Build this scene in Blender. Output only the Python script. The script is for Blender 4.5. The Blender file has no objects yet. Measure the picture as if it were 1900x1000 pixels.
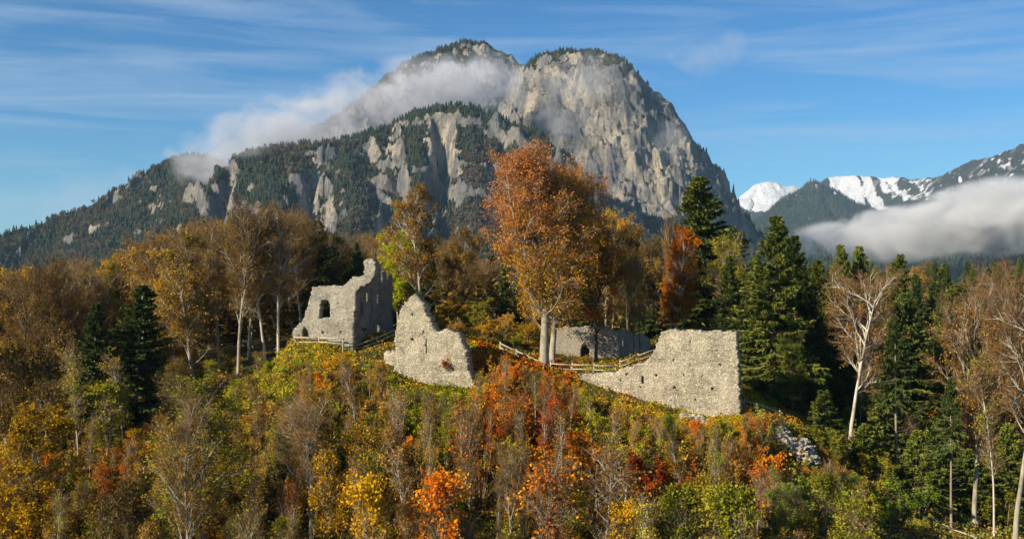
import bpy, math, numpy as np
from mathutils import Vector
R = math.radians
sc = bpy.context.scene
COL = sc.collection
rng = np.random.default_rng(7)

# ------------------------------------------------------------------ camera, sky, sun
F = 2037.0                                   # focal length in pixels of a 1900 wide frame
cam_d = bpy.data.cameras.new("camera"); cam = bpy.data.objects.new("camera", cam_d); COL.objects.link(cam)
cam_d.lens = 36.0 * F / 1900.0; cam_d.sensor_width = 36.0
cam_d.clip_start = 0.5; cam_d.clip_end = 40000
cam.location = (0, 0, 0); cam.rotation_euler = (R(90), 0, 0)
sc.camera = cam
SUN_EL, SUN_AZ = 27.0, 237.0                 # azimuth clockwise from +Y (the view direction)
wd = bpy.data.worlds.new("World"); sc.world = wd; wd.use_nodes = True
wn, wl = wd.node_tree.nodes, wd.node_tree.links
wn.clear()
sky = wn.new("ShaderNodeTexSky"); sky.sky_type = 'NISHITA'; sky.sun_disc = False
sky.sun_elevation = R(SUN_EL); sky.sun_rotation = R(SUN_AZ); sky.altitude = 800
sky.air_density = 1.0; sky.dust_density = 0.0; sky.ozone_density = 3.0
bg = wn.new("ShaderNodeBackground"); bg.inputs[1].default_value = 0.056
wo = wn.new("ShaderNodeOutputWorld")
# thin cirrus streaks high in the sky
tc = wn.new("ShaderNodeTexCoord"); mp = wn.new("ShaderNodeMapping")
mp.inputs['Rotation'].default_value = (0, R(9), 0)
mp.inputs['Scale'].default_value = (2.4, 2.4, 26.0)
nz = wn.new("ShaderNodeTexNoise"); nz.inputs['Scale'].default_value = 1.5; nz.inputs['Detail'].default_value = 8
nz.inputs['Roughness'].default_value = 0.6; nz.inputs['Distortion'].default_value = 0.5
cr = wn.new("ShaderNodeMapRange"); cr.inputs[1].default_value = 0.43; cr.inputs[2].default_value = 0.72
cr.inputs[3].default_value = 0.0; cr.inputs[4].default_value = 0.55
mx = wn.new("ShaderNodeMix"); mx.data_type = 'RGBA'
hs = wn.new("ShaderNodeHueSaturation"); hs.inputs['Saturation'].default_value = 1.15; hs.inputs['Value'].default_value = 1.0
tint = wn.new('ShaderNodeMix'); tint.data_type = 'RGBA'; tint.blend_type = 'MULTIPLY'; tint.inputs[0].default_value = 1.0; tint.inputs[7].default_value = (0.50, 0.92, 1.18, 1)
wl.new(tc.outputs['Generated'], mp.inputs[0]); wl.new(mp.outputs[0], nz.inputs['Vector'])
wl.new(nz.outputs[0], cr.inputs[0]); wl.new(cr.outputs[0], mx.inputs[0])
wl.new(sky.outputs[0], hs.inputs['Color']); wl.new(hs.outputs[0], tint.inputs[6]); wl.new(tint.outputs[2], mx.inputs[6]); mx.inputs[7].default_value = (4.8, 6.2, 8.0, 1)
wl.new(mx.outputs[2], bg.inputs[0]); wl.new(bg.outputs[0], wo.inputs[0])
sd = bpy.data.lights.new("sun", 'SUN'); sd.energy = 5.0; sd.angle = R(0.5); sd.color = (1.0, 0.875, 0.67)
sun = bpy.data.objects.new("sun", sd); COL.objects.link(sun)
SDIR = Vector((math.sin(R(SUN_AZ)) * math.cos(R(SUN_EL)), math.cos(R(SUN_AZ)) * math.cos(R(SUN_EL)), math.sin(R(SUN_EL))))
sun.rotation_euler = SDIR.to_track_quat('Z', 'Y').to_euler()
sun.location = (-300, -250, 300)
sc.view_settings.view_transform = 'Standard'; sc.view_settings.look = 'None'
sc.view_settings.exposure = 0.75; sc.view_settings.gamma = 1.0
cy = sc.cycles
cy.max_bounces = 6; cy.diffuse_bounces = 2; cy.glossy_bounces = 1; cy.transmission_bounces = 3
cy.transparent_max_bounces = 8; cy.volume_bounces = 2
try: cy.volume_step_rate = 1.0; cy.volume_max_steps = 96
except Exception: pass

# ------------------------------------------------------------------ helpers
def at(px, py, Y):
    """photo pixel (1900x1000) at distance Y -> world point"""
    return np.array([(px - 950.0) / F * Y, Y, (500.0 - py) / F * Y])

def tag(o, label=None, cat=None, group=None, kind=None):
    if label: o['label'] = label
    if cat: o['category'] = cat
    if group: o['group'] = group
    if kind: o['kind'] = kind
    return o

def empty(name, loc=(0, 0, 0), rz=0.0, s=1.0):
    o = bpy.data.objects.new(name, None); COL.objects.link(o)
    o.empty_display_size = 0.3
    o.location = [float(v) for v in loc]; o.rotation_euler = (0, 0, rz)
    o.scale = (s, s, s) if np.isscalar(s) else s
    return o

class MB:
    """collects vertices and faces (tri/quad arrays), builds one mesh"""
    def __init__(self): self.v = []; self.f = []; self.n = 0; self.tone = []; self.mi = []
    def add(self, V, Fc, tone=0.5, mi=0):
        V = np.asarray(V, float).reshape(-1, 3); Fc = np.asarray(Fc, int)
        self.v.append(V); self.f.append(Fc + self.n); self.n += len(V)
        self.tone.append(np.broadcast_to(np.asarray(tone, float), (len(Fc),)).copy())
        self.mi.append(np.full(len(Fc), mi))
    def mesh(self, name, mats, smooth=False):
        me = bpy.data.meshes.new(name)
        V = np.concatenate(self.v) if self.v else np.zeros((0, 3))
        me.vertices.add(len(V)); me.vertices.foreach_set("co", V.astype(np.float32).ravel())
        loops = np.concatenate([f.ravel() for f in self.f]).astype(np.int32)
        tot = np.concatenate([np.full(len(f), f.shape[1]) for f in self.f]).astype(np.int32)
        st = np.concatenate([[0], np.cumsum(tot)[:-1]]).astype(np.int32)
        me.loops.add(len(loops)); me.loops.foreach_set("vertex_index", loops)
        me.polygons.add(len(tot)); me.polygons.foreach_set("loop_start", st); me.polygons.foreach_set("loop_total", tot)
        a = me.attributes.new("tone", 'FLOAT', 'FACE'); a.data.foreach_set("value", np.concatenate(self.tone).astype(np.float32))
        for m in (mats if isinstance(mats, (list, tuple)) else [mats]): me.materials.append(m)
        me.polygons.foreach_set("material_index", np.concatenate(self.mi).astype(np.int32))
        if smooth: me.polygons.foreach_set("use_smooth", np.ones(len(tot), bool))
        me.update(calc_edges=True); me.validate()
        return me
    def build(self, name, mats, parent=None, smooth=False):
        return link(name, self.mesh(name, mats, smooth), parent)

def link(name, me, parent=None):
    o = bpy.data.objects.new(name, me); COL.objects.link(o)
    if parent is not None: o.parent = parent
    return o

def nrm(v): return v / np.maximum(np.linalg.norm(v, axis=-1, keepdims=True), 1e-9)

# --- gradient noise in numpy
_perm = np.random.default_rng(3).permutation(4096)
_g = np.random.default_rng(4).normal(size=(4096, 3)); _g /= np.linalg.norm(_g, axis=1, keepdims=True)
def noise(x, y, z=0.0, seed=0):
    x, y, z = np.broadcast_arrays(np.asarray(x, float), y, z)
    xi, yi, zi = np.floor(x).astype(int), np.floor(y).astype(int), np.floor(z).astype(int)
    xf, yf, zf = x - xi, y - yi, z - zi
    u, v, w = (t * t * t * (t * (t * 6 - 15) + 10) for t in (xf, yf, zf))
    flat = zf.size and not np.any(z)
    def gr(i, j, k):
        h = _perm[(_perm[(_perm[(xi + i + seed * 57) & 4095] + yi + j) & 4095] + zi + k) & 4095]
        g = _g[h]
        return g[..., 0] * (xf - i) + g[..., 1] * (yf - j) + g[..., 2] * (zf - k)
    a = gr(0, 0, 0) * (1 - u) + gr(1, 0, 0) * u; b = gr(0, 1, 0) * (1 - u) + gr(1, 1, 0) * u
    lo = a * (1 - v) + b * v
    if flat: return lo * 1.6
    a = gr(0, 0, 1) * (1 - u) + gr(1, 0, 1) * u; b = gr(0, 1, 1) * (1 - u) + gr(1, 1, 1) * u
    return (lo * (1 - w) + (a * (1 - v) + b * v) * w) * 1.6
def fbm(x, y, oct=4, seed=0, gain=0.5, ridged=False, z=0.0):
    s = 0; a = 1.0; t = 0
    for i in range(oct):
        n = noise(x * 2 ** i, y * 2 ** i, z * 2 ** i, seed + i * 7)
        if ridged: n = 1 - 2 * np.abs(n)
        s = s + a * n; t += a; a *= gain
    return s / t
def sstep(a, b, x):
    t = np.clip((x - a) / (b - a), 0, 1); return t * t * (3 - 2 * t)

# --- node material helper
class NT:
    def __init__(self, name):
        self.m = bpy.data.materials.new(name); self.m.use_nodes = True
        self.n, self.l = self.m.node_tree.nodes, self.m.node_tree.links
        self.n.clear(); self.out = self.n.new("ShaderNodeOutputMaterial")
    def set(self, sock, v):
        if v is None: return
        if hasattr(v, 'is_output') or isinstance(v, bpy.types.NodeSocket): self.l.new(v, sock)
        elif isinstance(v, (tuple, list)) and len(v) == 3 and sock.type == 'RGBA': sock.default_value = (*v, 1)
        else: sock.default_value = v
    def coord(self, kind='Object'): return self.n.new("ShaderNodeTexCoord").outputs[kind]
    def pos(self): return self.n.new("ShaderNodeNewGeometry").outputs['Position']
    def map(self, v, scale=(1, 1, 1), rot=(0, 0, 0)):
        m = self.n.new("ShaderNodeMapping"); self.l.new(v, m.inputs[0])
        m.inputs['Scale'].default_value = scale; m.inputs['Rotation'].default_value = rot; return m.outputs[0]
    def noise(self, v, scale, detail=4, rough=0.55, dist=0.0):
        t = self.n.new("ShaderNodeTexNoise"); self.l.new(v, t.inputs['Vector'])
        t.inputs['Scale'].default_value = scale; t.inputs['Detail'].default_value = detail
        t.inputs['Roughness'].default_value = rough; t.inputs['Distortion'].default_value = dist; return t.outputs[0]
    def voro(self, v, scale, feature='F1', out='Distance', rand=1.0):
        t = self.n.new("ShaderNodeTexVoronoi"); t.feature = feature; self.l.new(v, t.inputs['Vector'])
        t.inputs['Scale'].default_value = scale; t.inputs['Randomness'].default_value = rand; return t.outputs[out]
    def rng(self, v, a, b, c=0.0, d=1.0, smooth=False):
        t = self.n.new("ShaderNodeMapRange"); t.interpolation_type = 'SMOOTHSTEP' if smooth else 'LINEAR'
        self.set(t.inputs[0], v)
        for i, q in enumerate((a, b, c, d)): t.inputs[i + 1].default_value = q
        return t.outputs[0]
    def math(self, op, a, b=0.5, clamp=False):
        t = self.n.new("ShaderNodeMath"); t.operation = op; t.use_clamp = clamp
        self.set(t.inputs[0], a); self.set(t.inputs[1], b); return t.outputs[0]
    def mix(self, f, a, b, mode='MIX'):
        t = self.n.new("ShaderNodeMix"); t.data_type = 'RGBA'; t.blend_type = mode
        self.set(t.inputs[0], f); self.set(t.inputs[6], a); self.set(t.inputs[7], b); return t.outputs[2]
    def ramp(self, f, stops):
        t = self.n.new("ShaderNodeValToRGB"); self.set(t.inputs[0], f); e = t.color_ramp.elements
        while len(e) < len(stops): e.new(0.5)
        for q, (p, c) in zip(e, stops): q.position = p; q.color = (*c, 1)
        return t.outputs[0]
    def attr(self, name, out='Fac'):
        t = self.n.new("ShaderNodeAttribute"); t.attribute_name = name; return t.outputs[out]
    def orand(self): return self.n.new("ShaderNodeObjectInfo").outputs['Random']
    def bump(self, h, strength=0.5, dist=0.1):
        t = self.n.new("ShaderNodeBump"); self.set(t.inputs['Height'], h)
        t.inputs['Strength'].default_value = strength; t.inputs['Distance'].default_value = dist; return t.outputs[0]
    def diffuse(self, col, rough=0.9, normal=None, spec=0.15):
        p = self.n.new("ShaderNodeBsdfPrincipled"); self.set(p.inputs['Base Color'], col)
        self.set(p.inputs['Roughness'], rough); p.inputs['Specular IOR Level'].default_value = spec
        if normal is not None: self.l.new(normal, p.inputs['Normal'])
        self.l.new(p.outputs[0], self.out.inputs[0]); return self.m
    def leaf(self, col, trans=0.3):
        d = self.n.new("ShaderNodeBsdfDiffuse"); t = self.n.new("ShaderNodeBsdfTranslucent"); x = self.n.new("ShaderNodeMixShader")
        self.set(d.inputs[0], col); self.set(t.inputs[0], col); x.inputs[0].default_value = trans
        self.l.new(d.outputs[0], x.inputs[1]); self.l.new(t.outputs[0], x.inputs[2]); self.l.new(x.outputs[0], self.out.inputs[0])
        return self.m

# ------------------------------------------------------------------ mountain materials
def mat_rock(name, cream=(0.62, 0.54, 0.41), grey=(0.16, 0.165, 0.18), ground_a=(0.035, 0.045, 0.02), ground_b=(0.13, 0.085, 0.035), s=1.0):
    t = NT(name); p = t.pos()
    st = t.map(p, (0.03 * s, 0.03 * s, 0.006 * s))
    n1 = t.noise(st, 1.0, 8, 0.65, 0.6)
    n2 = t.noise(p, 0.012 * s, 6, 0.6)
    n3 = t.noise(p, 0.11 * s, 6, 0.7)
    big = t.rng(n2, 0.42, 0.60)
    c = t.mix(t.rng(n1, 0.42, 0.58), cream, grey)
    c = t.mix(t.rng(t.noise(t.map(p, (0.012 * s, 0.012 * s, 0.004 * s), (0.3, 0.5, 0)), 1.0, 6, 0.7, 0.8), 0.50, 0.64), c, (0.15, 0.155, 0.17))
    c = t.mix(t.math('MULTIPLY', big, 0.55), c, (0.29, 0.285, 0.28))
    c = t.mix(t.rng(n3, 0.53, 0.70, 0, 0.8), c, (0.07, 0.075, 0.08))                 # dark weathering
    c = t.mix(t.rng(t.noise(p, 0.045 * s, 7, 0.75), 0.54, 0.64, 0, 0.75), c, (0.11, 0.10, 0.045))   # mossy ledges
    g = t.mix(t.rng(t.noise(p, 0.02 * s, 5, 0.65), 0.42, 0.62), ground_a, ground_b)
    g = t.mix(t.rng(n3, 0.35, 0.65), g, (0.06, 0.055, 0.03))
    veg = t.attr('veg')
    k = t.math('ADD', veg, t.rng(n3, 0.2, 0.8, -0.45, 0.45))
    c = t.mix(t.rng(k, 0.42, 0.58), c, g)
    h = t.math('ADD', t.noise(t.map(p, (0.10 * s, 0.10 * s, 0.04 * s)), 1.0, 12, 0.78), t.math('MULTIPLY', n3, 0.6))
    c = t.mix(t.rng(t.math('ADD', t.attr('snow'), t.rng(t.noise(p, 0.022, 8, 0.75), 0.3, 0.7, -0.5, 0.5)), 0.42, 0.58), c, (0.82, 0.84, 0.88))
    return t.diffuse(c, 0.95, t.bump(h, 1.0, 15.0 / s), 0.05)

def mat_needle(name, a, b, var=0.35):
    t = NT(name)
    c = t.mix(t.attr('tone'), a, b)
    return t.leaf(c, 0.15)

# ------------------------------------------------------------------ heightfield of ridges
def ridge_field(X, Y, ridges):
    """height = the highest of the ridge lines, each falling off by its own profile"""
    wx = 14 * fbm(X / 110, Y / 110, 4, 11); wy = 14 * fbm(X / 110, Y / 110, 4, 23)
    Xw, Yw = X + wx, Y + wy
    H = np.full(X.shape, -60.0); K = np.zeros(X.shape, int); DD = np.zeros(X.shape)
    for ri, rd in enumerate(ridges):
        P = np.array([at(*p) for p in rd['pts']])
        sc_ = rd.get('s', 1.0)
        best = np.full(X.shape, -1e9); S = np.zeros(X.shape); Dd = np.zeros(X.shape); acc = 0.0
        pd, pz = zip(*rd['prof']); pd = np.array(pd) * sc_; pz = np.array(pz) * sc_
        for a, b in zip(P[:-1], P[1:]):
            dx, dy = b[0] - a[0], b[1] - a[1]; L2 = dx * dx + dy * dy; L = math.sqrt(L2)
            tt = np.clip(((Xw - a[0]) * dx + (Yw - a[1]) * dy) / L2, 0, 1)
            d = np.hypot(Xw - a[0] - tt * dx, Yw - a[1] - tt * dy)
            h = a[2] + tt * (b[2] - a[2]) - np.interp(d, pd, pz) - np.maximum(d - pd[-1], 0) * 0.5
            m = h > best
            best = np.where(m, h, best); S = np.where(m, acc + tt * L, S); Dd = np.where(m, d, Dd); acc += L
        fl = rd.get('flute', 20.0) * sc_; fw = rd.get('fw', 42.0) * sc_
        rn = fbm((S + 0.35 * Dd * noise(Xw / 300, Yw / 300, 0, 5)) / fw, Dd / (fw * 6), 4, 31 + ri, 0.55, True)
        best = best - fl * sstep(4 * sc_, 70 * sc_, Dd) * (1 - rn) * 0.8
        th = rd.get('terr', 0)
        if th:
            q = (best + 75 * fbm(X / 190, Y / 190, 4, 41 + ri) + 0.22 * X) / th
            fr = q - np.floor(q); g = sstep(0.30, 0.80, fr)
            kk = sstep(-0.35, 0.30, fbm(X / 90, Y / 90, 3, 45))
            best = best + (g - fr) * th * rd.get('terr_k', 0.75) * sstep(6, 40, Dd) * kk
        m = best > H
        H = np.where(m, best, H); K = np.where(m, ri, K); DD = np.where(m, Dd, DD)
    return H, K, DD

def field_mesh(name, X, Y, Z, attrs, mat, smooth=True):
    ny, nx = X.shape
    idx = np.arange(ny * nx).reshape(ny, nx)
    q = np.stack([idx[:-1, :-1], idx[:-1, 1:], idx[1:, 1:], idx[1:, :-1]], -1).reshape(-1, 4)
    mb = MB(); mb.add(np.stack([X, Y, Z], -1).reshape(-1, 3), q)
    me = mb.mesh(name, mat, smooth)
    for k, a in attrs.items():
        at_ = me.attributes.new(k, 'FLOAT', 'POINT'); at_.data.foreach_set('value', a.astype(np.float32).ravel())
    return link(name, me)

def slope_of(X, Y, Z):
    gy = np.gradient(Z, axis=0) / np.maximum(np.abs(np.gradient(Y, axis=0)), 1e-6)
    gx = np.gradient(Z, axis=1) / np.maximum(np.abs(np.gradient(X, axis=1)), 1e-6)
    return np.hypot(gx, gy), gx, gy

FOREST = [(0, 0), (100, 72), (300, 215), (700, 440)]
RIDGES = [
    # far summit behind the cloud, running down to the left skyline
    dict(pts=[(1060, 200, 2600), (1000, 160, 2560), (968, 134, 2520), (945, 106, 2500), (900, 85, 2490), (862, 80, 2480), (830, 92, 2470),
              (800, 102, 2460), (760, 118, 2440), (730, 141, 2420), (660, 195, 2390), (560, 255, 2340), (460, 292, 2280)],
         prof=[(0, 0), (16, 10), (50, 60), (110, 150), (320, 360), (650, 560)], flute=26),
    dict(pts=[(400, 300, 2230), (345, 292, 2170), (320, 300, 2120), (290, 322, 2100), (250, 343, 2080), (200, 368, 2050), (150, 393, 2030), (100, 410, 2000),
              (60, 428, 1980), (0, 440, 1950), (-150, 475, 1900), (-400, 520, 1850)], prof=FOREST, flute=22, fw=60, terr=70, terr_k=0.45),
    dict(pts=[(330, 298, 2130), (345, 350, 1980), (330, 420, 1850), (290, 480, 1720)], prof=[(0, 0), (40, 28), (80, 80), (260, 220), (600, 400)], flute=20),
    # the great rock dome
    dict(pts=[(985, 165, 2330), (992, 126, 2300), (1010, 112, 2285), (1050, 101, 2260), (1100, 102, 2240), (1138, 109, 2235), (1165, 132, 2235),
              (1200, 167, 2240), (1232, 207, 2245), (1262, 250, 2250), (1290, 293, 2255), (1318, 335, 2260), (1346, 376, 2265), (1380, 420, 2275), (1425, 475, 2290)],
         prof=[(0, 0), (10, 2), (26, 9), (50, 36), (90, 115), (170, 290), (250, 360), (480, 500), (900, 640)], flute=34, fw=95),
    # rib down the middle of the dome face, dividing the lit left bowl from the right slab
    dict(pts=[(1075, 110, 2235), (1090, 190, 2180), (1130, 250, 2140), (1160, 330, 2090), (1180, 390, 2040)],
         prof=[(0, 0), (20, 22), (60, 110), (110, 200), (300, 330), (600, 480)], flute=20, fw=36),
    dict(pts=[(1175, 190, 2225), (1200, 265, 2170), (1232, 345, 2110), (1262, 410, 2050)],
         prof=[(0, 0), (20, 26), (60, 110), (110, 190), (300, 320), (600, 480)], flute=18, fw=36),
    # front buttress
    dict(pts=[(745, 232, 1960), (780, 214, 1930), (820, 203, 1905), (862, 201, 1895), (910, 215, 1890), (960, 236, 1880), (1000, 252, 1870),
              (1035, 288, 1860), (1070, 330, 1850), (1120, 385, 1830), (1200, 440, 1800)],
         prof=[(0, 0), (30, 20), (60, 55), (110, 130), (220, 215), (500, 380)], flute=24, fw=44, terr=58, terr_k=0.85),
    dict(pts=[(745, 232, 1960), (700, 247, 1930), (620, 267, 1900), (560, 272, 1890), (520, 277, 1880), (455, 290, 1870), (425, 330, 1840), (380, 370, 1800),
              (320, 415, 1750), (240, 455, 1700), (150, 500, 1640), (0, 540, 1600)],
         prof=[(0, 0), (30, 18), (70, 50), (140, 120), (260, 200), (600, 400)], flute=24, fw=50, terr=52, terr_k=0.85),
    # spurs that come forward and leave the dark ravine between them
    dict(pts=[(770, 225, 1915), (775, 300, 1800), (790, 360, 1730), (780, 410, 1650), (760, 450, 1560)],
         prof=[(0, 0), (22, 14), (34, 60), (60, 120), (220, 220), (500, 330)], flute=18, fw=30, terr=50, terr_k=0.9),
    dict(pts=[(870, 215, 1880), (872, 290, 1800), (885, 350, 1720), (880, 410, 1650), (900, 460, 1560)],
         prof=[(0, 0), (22, 14), (36, 56), (62, 120), (220, 220), (500, 330)], flute=18, fw=30, terr=50, terr_k=0.9),
    dict(pts=[(640, 275, 1890), (650, 340, 1770), (665, 390, 1680), (650, 430, 1600), (640, 480, 1520)],
         prof=[(0, 0), (26, 16), (50, 56), (90, 120), (240, 220), (500, 330)], flute=22, fw=34, terr=46, terr_k=0.9),
    dict(pts=[(470, 300, 1860), (520, 370, 1740), (540, 400, 1680), (500, 450, 1600)],
         prof=[(0, 0), (30, 18), (60, 60), (120, 120), (260, 210), (500, 320)], flute=20, fw=34, terr=46, terr_k=0.9),
    dict(pts=[(960, 240, 1870), (965, 320, 1790), (975, 380, 1720), (1000, 440, 1640)],
         prof=[(0, 0), (26, 16), (46, 56), (90, 130), (240, 220), (500, 330)], flute=20, fw=34, terr=50, terr_k=0.9),
]
STAGE = 9
gx = np.arange(-1180, 640, 2.2); gy = np.arange(1400, 2640, 2.0)
MX, MY = np.meshgrid(gx, gy)
MZ, MK, MD = ridge_field(MX, MY, RIDGES)
MS, _, _ = slope_of(MX, MY, MZ)
DOME = np.isin(MK, (3, 4, 5))
sl = np.clip(MS, 0.2, 3.0) * sstep(-20, 60, MZ) * np.where(DOME & (MX > 230), 0.10 + 0.90 * sstep(15, 100, MD), 1.0)
MZ = MZ + sl * 9 * (fbm(MX / 34 + MZ / 130, MZ / 110, 4, 51, 0.6, True) - 0.3) + sl * np.where(DOME, 17, 8) * (fbm((MX + 0.8 * MZ) / 75, (MZ - 0.5 * MX) / 60, 4, 57, 0.6, True) - 0.2)
MZ = MZ + np.where(DOME, 3.6, 3.2) * fbm(MX / 13, MY / 13, 3, 61, 0.65, True)
for cx, y0_, y1_, w_, dp_ in ((-118, 1660, 1890, 13, 85), (-330, 1600, 1860, 11, 50), (20, 1640, 1850, 10, 45), (-470, 1620, 1840, 12, 45)):
    xc = cx + 9 * noise(MY / 45, cx * 0.1) + 3 * noise(MY / 14, cx * 0.2)
    MZ = MZ - dp_ * np.exp(-np.abs((MX - xc) / w_) ** 2.6) * sstep(y0_, y0_ + 70, MY) * sstep(y1_, y1_ - 40, MY) * sstep(20, 90, MZ)
MZ = np.maximum(MZ, -45 + 3 * noise(MX / 60, MY / 60))
MS, _, _ = slope_of(MX, MY, MZ)
ker = np.ones(5) / 5
MSb = np.apply_along_axis(lambda r: np.convolve(r, ker, 'same'), 1, MS)
dome = np.isin(MK, (3, 4, 5))
thr = np.where(dome, 0.95, 1.95 + 0.30 * sstep(-100, -600, MX))
thr = np.where(np.isin(MK, (1,)), 1.75, thr)
vn = fbm(MX / 70, MY / 70, 4, 71) + 0.7 * fbm((MX + 0.3 * MZ) / 26, MZ / 20, 3, 72)
crest = dome & (MZ > 400 + 25 * vn)
veg = sstep(0.25, -0.25, MSb - thr - 0.75 * vn - 0.9 * crest)
veg = np.where(MZ < 20 + 50 * vn, np.maximum(veg, 0.9), veg)
veg = np.where(MZ < 95 + 60 * vn, np.maximum(veg, sstep(2.9, 1.9, MSb)), veg)
mountain = field_mesh("mountain", MX, MY, MZ, dict(veg=veg, snow=np.zeros_like(veg)), mat_rock("limestone"))
tag(mountain, kind='structure')

# ------------------------------------------------------------------ small trees on the mountain sides: one mass nobody could count
def conifer_proto(r, tiers=6, k=7):
    mb = MB()
    for i in range(tiers):
        f0 = i / tiers; z0 = 0.10 + 0.86 * f0; rad = (0.24 * (1 - f0) ** 0.85 + 0.02)
        a = np.arange(k) * 2 * math.pi / k + r.random() * 6
        rr = rad * r.uniform(0.65, 1.2, k)
        V = np.concatenate([np.stack([np.cos(a) * rr, np.sin(a) * rr, np.full(k, z0) - 0.05 * r.random(k)], 1), [[0, 0, min(1.0, z0 + 0.30)]]])
        mb.add(V, [[j, (j + 1) % k, k] for j in range(k)])
    return np.concatenate(mb.v), np.concatenate(mb.f)
def broad_proto(r, n=46):
    d = nrm(r.normal(size=(n, 3))); c = d * r.uniform(0.3, 1, (n, 1)) ** 0.5 * [0.33, 0.33, 0.38] + [0, 0, 0.6]
    a = nrm(r.normal(size=(n, 3))) * 0.10; b = nrm(np.cross(a, r.normal(size=(n, 3)))) * 0.10
    V = np.stack([c - a, c - b, c + a, c + b], 1).reshape(-1, 3)
    q = np.arange(n * 4).reshape(n, 4)
    return V, np.concatenate([q[:, [0, 1, 2]], q[:, [0, 2, 3]]])
def fine_proto(r, n=200):
    V, Fc = broad_proto(r, n); C_ = V.reshape(-1, 4, 3); m = C_.mean(1, keepdims=True); return (m + (C_ - m) * 0.42).reshape(-1, 3), Fc
def wood_mass(name, X, Y, Z, P, n, hgt, protos, mat, seed, wid=1.0, label=None, cat=None):
    r = np.random.default_rng(seed)
    p = P.ravel() / P.sum(); pick = r.choice(len(p), size=n, p=p)
    dx = abs(X[0, 1] - X[0, 0]); dy = abs(Y[1, 0] - Y[0, 0])
    B = np.stack([X.ravel()[pick] + r.uniform(-.5, .5, n) * dx, Y.ravel()[pick] + r.uniform(-.5, .5, n) * dy, Z.ravel()[pick] - 0.6], 1)
    h = hgt * r.uniform(0.6, 1.25, n); az = r.uniform(0, 6.28, n); tn = r.random(n)
    w = h * r.uniform(0.85, 1.15, n) * wid
    mb = MB(); kind = r.integers(0, len(protos), n)
    for k, (V, Fc) in enumerate(protos):
        m = kind == k; c, s = np.cos(az[m])[:, None], np.sin(az[m])[:, None]
        x = (V[None, :, 0] * c - V[None, :, 1] * s) * w[m][:, None]; y = (V[None, :, 0] * s + V[None, :, 1] * c) * w[m][:, None]
        z = V[None, :, 2] * h[m][:, None]
        VV = np.stack([x, y, z], -1) + B[m][:, None, :]
        FF = Fc[None] + (np.arange(m.sum()) * len(V))[:, None, None]
        mb.add(VV.reshape(-1, 3), FF.reshape(-1, 3), np.repeat(tn[m], len(Fc)) * 0.7 + 0.3 * r.random(m.sum() * len(Fc)))
    o = mb.build(name, mat)
    return tag(o, label, cat, None, 'stuff')
r0 = np.random.default_rng(5)
CON = [conifer_proto(r0) for _ in range(4)]; BRD = [broad_proto(r0) for _ in range(3)]
M_FARCON = mat_needle("far_conifer_green", (0.022, 0.034, 0.024), (0.06, 0.08, 0.045))
M_FARBRD = mat_needle("far_autumn_brown", (0.10, 0.075, 0.05), (0.19, 0.14, 0.09))
vis = (MY < 2480) & (MZ > -30)
mixn = fbm(MX / 120, MY / 120, 3, 81)
Pc = np.where(vis, (0.10 + veg) ** 1.5 * sstep(-0.5, 0.35, mixn + 0.25) * np.where(dome & (MZ > 150), np.where(crest, 1.0, 0.3), 1.0) * (0.25 + sstep(-0.3, 0.3, vn + 0.15)), 0)
wood_mass("mountain_conifers", MX, MY, MZ, Pc, 46000, 9.3, CON, M_FARCON, 91, 0.9,
          "dark conifer forest covering the ledges and slopes of the grey rock mountain", "forest")
Pb = np.where(vis & (MZ < 220), veg * sstep(0.15, -0.3, mixn), 0)
wood_mass("mountain_broadleaf_wood", MX, MY, MZ, Pb, 9000, 9.0, BRD, M_FARBRD, 92, 1.0,
          "brown leafless broadleaf wood between the conifers low on the mountain slopes", "forest")
del vis

# ------------------------------------------------------------------ distant snowy range on the right
FR = [
    dict(pts=[(1300, 470, 7000), (1340, 400, 7000), (1372, 366, 7000), (1400, 346, 7000), (1423, 337, 7000), (1450, 344, 7020), (1482, 351, 7050), (1560, 360, 7150), (1640, 380, 7200)],
         prof=[(0, 0), (100, 62), (400, 300), (1500, 900)], flute=30, s=1.6, fw=60),
    dict(pts=[(1340, 480, 5300), (1380, 440, 5350), (1425, 398, 5400), (1465, 366, 5450), (1508, 339, 5500), (1550, 358, 5500), (1600, 383, 5500), (1660, 415, 5500), (1740, 455, 5500)],
         prof=[(0, 0), (60, 36), (400, 260), (1500, 800)], flute=30, s=1.5, fw=55),
    dict(pts=[(1508, 352, 6600), (1535, 333, 6600), (1560, 328, 6600), (1600, 329, 6500), (1650, 331, 6400), (1700, 334, 6200), (1740, 331, 6000), (1770, 318, 5700), (1802, 301, 5500),
              (1840, 294, 5300), (1870, 282, 5100), (1900, 271, 5000), (1960, 250, 4900), (2100, 235, 4800), (2300, 260, 4700)],
         prof=[(0, 0), (60, 44), (400, 300), (1500, 900)], flute=40, s=1.5, fw=50),
    dict(pts=[(1250, 520, 2900), (1330, 462, 2950), (1420, 432, 3000), (1480, 440, 3050), (1600, 436, 3100), (1750, 432, 3100), (1900, 418, 3050), (2050, 400, 3000), (2300, 380, 2950)],
         prof=[(0, 0), (150, 70), (500, 210), (1500, 500)], flute=30, s=1.0, fw=90),
]
tn_ = np.linspace(0.10, 0.72, 520); yy_ = np.geomspace(2450, 7800, 560)
TT, FY = np.meshgrid(tn_, yy_); FX = TT * FY
FZ, FK, _ = ridge_field(FX, FY, FR)
FZ = FZ + 16 * fbm(FX / 150, FY / 150, 4, 151, 0.6, True) * sstep(0, 200, FZ) + 3 * fbm(FX / 30, FY / 30, 3, 152)
FZ = np.maximum(FZ, -45)
FS, _, _ = slope_of(FX, FY, FZ)
sn = fbm(FX / 190, FY / 190, 4, 153); sn2 = fbm(FX / 45, FY / 45, 3, 154)
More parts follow.
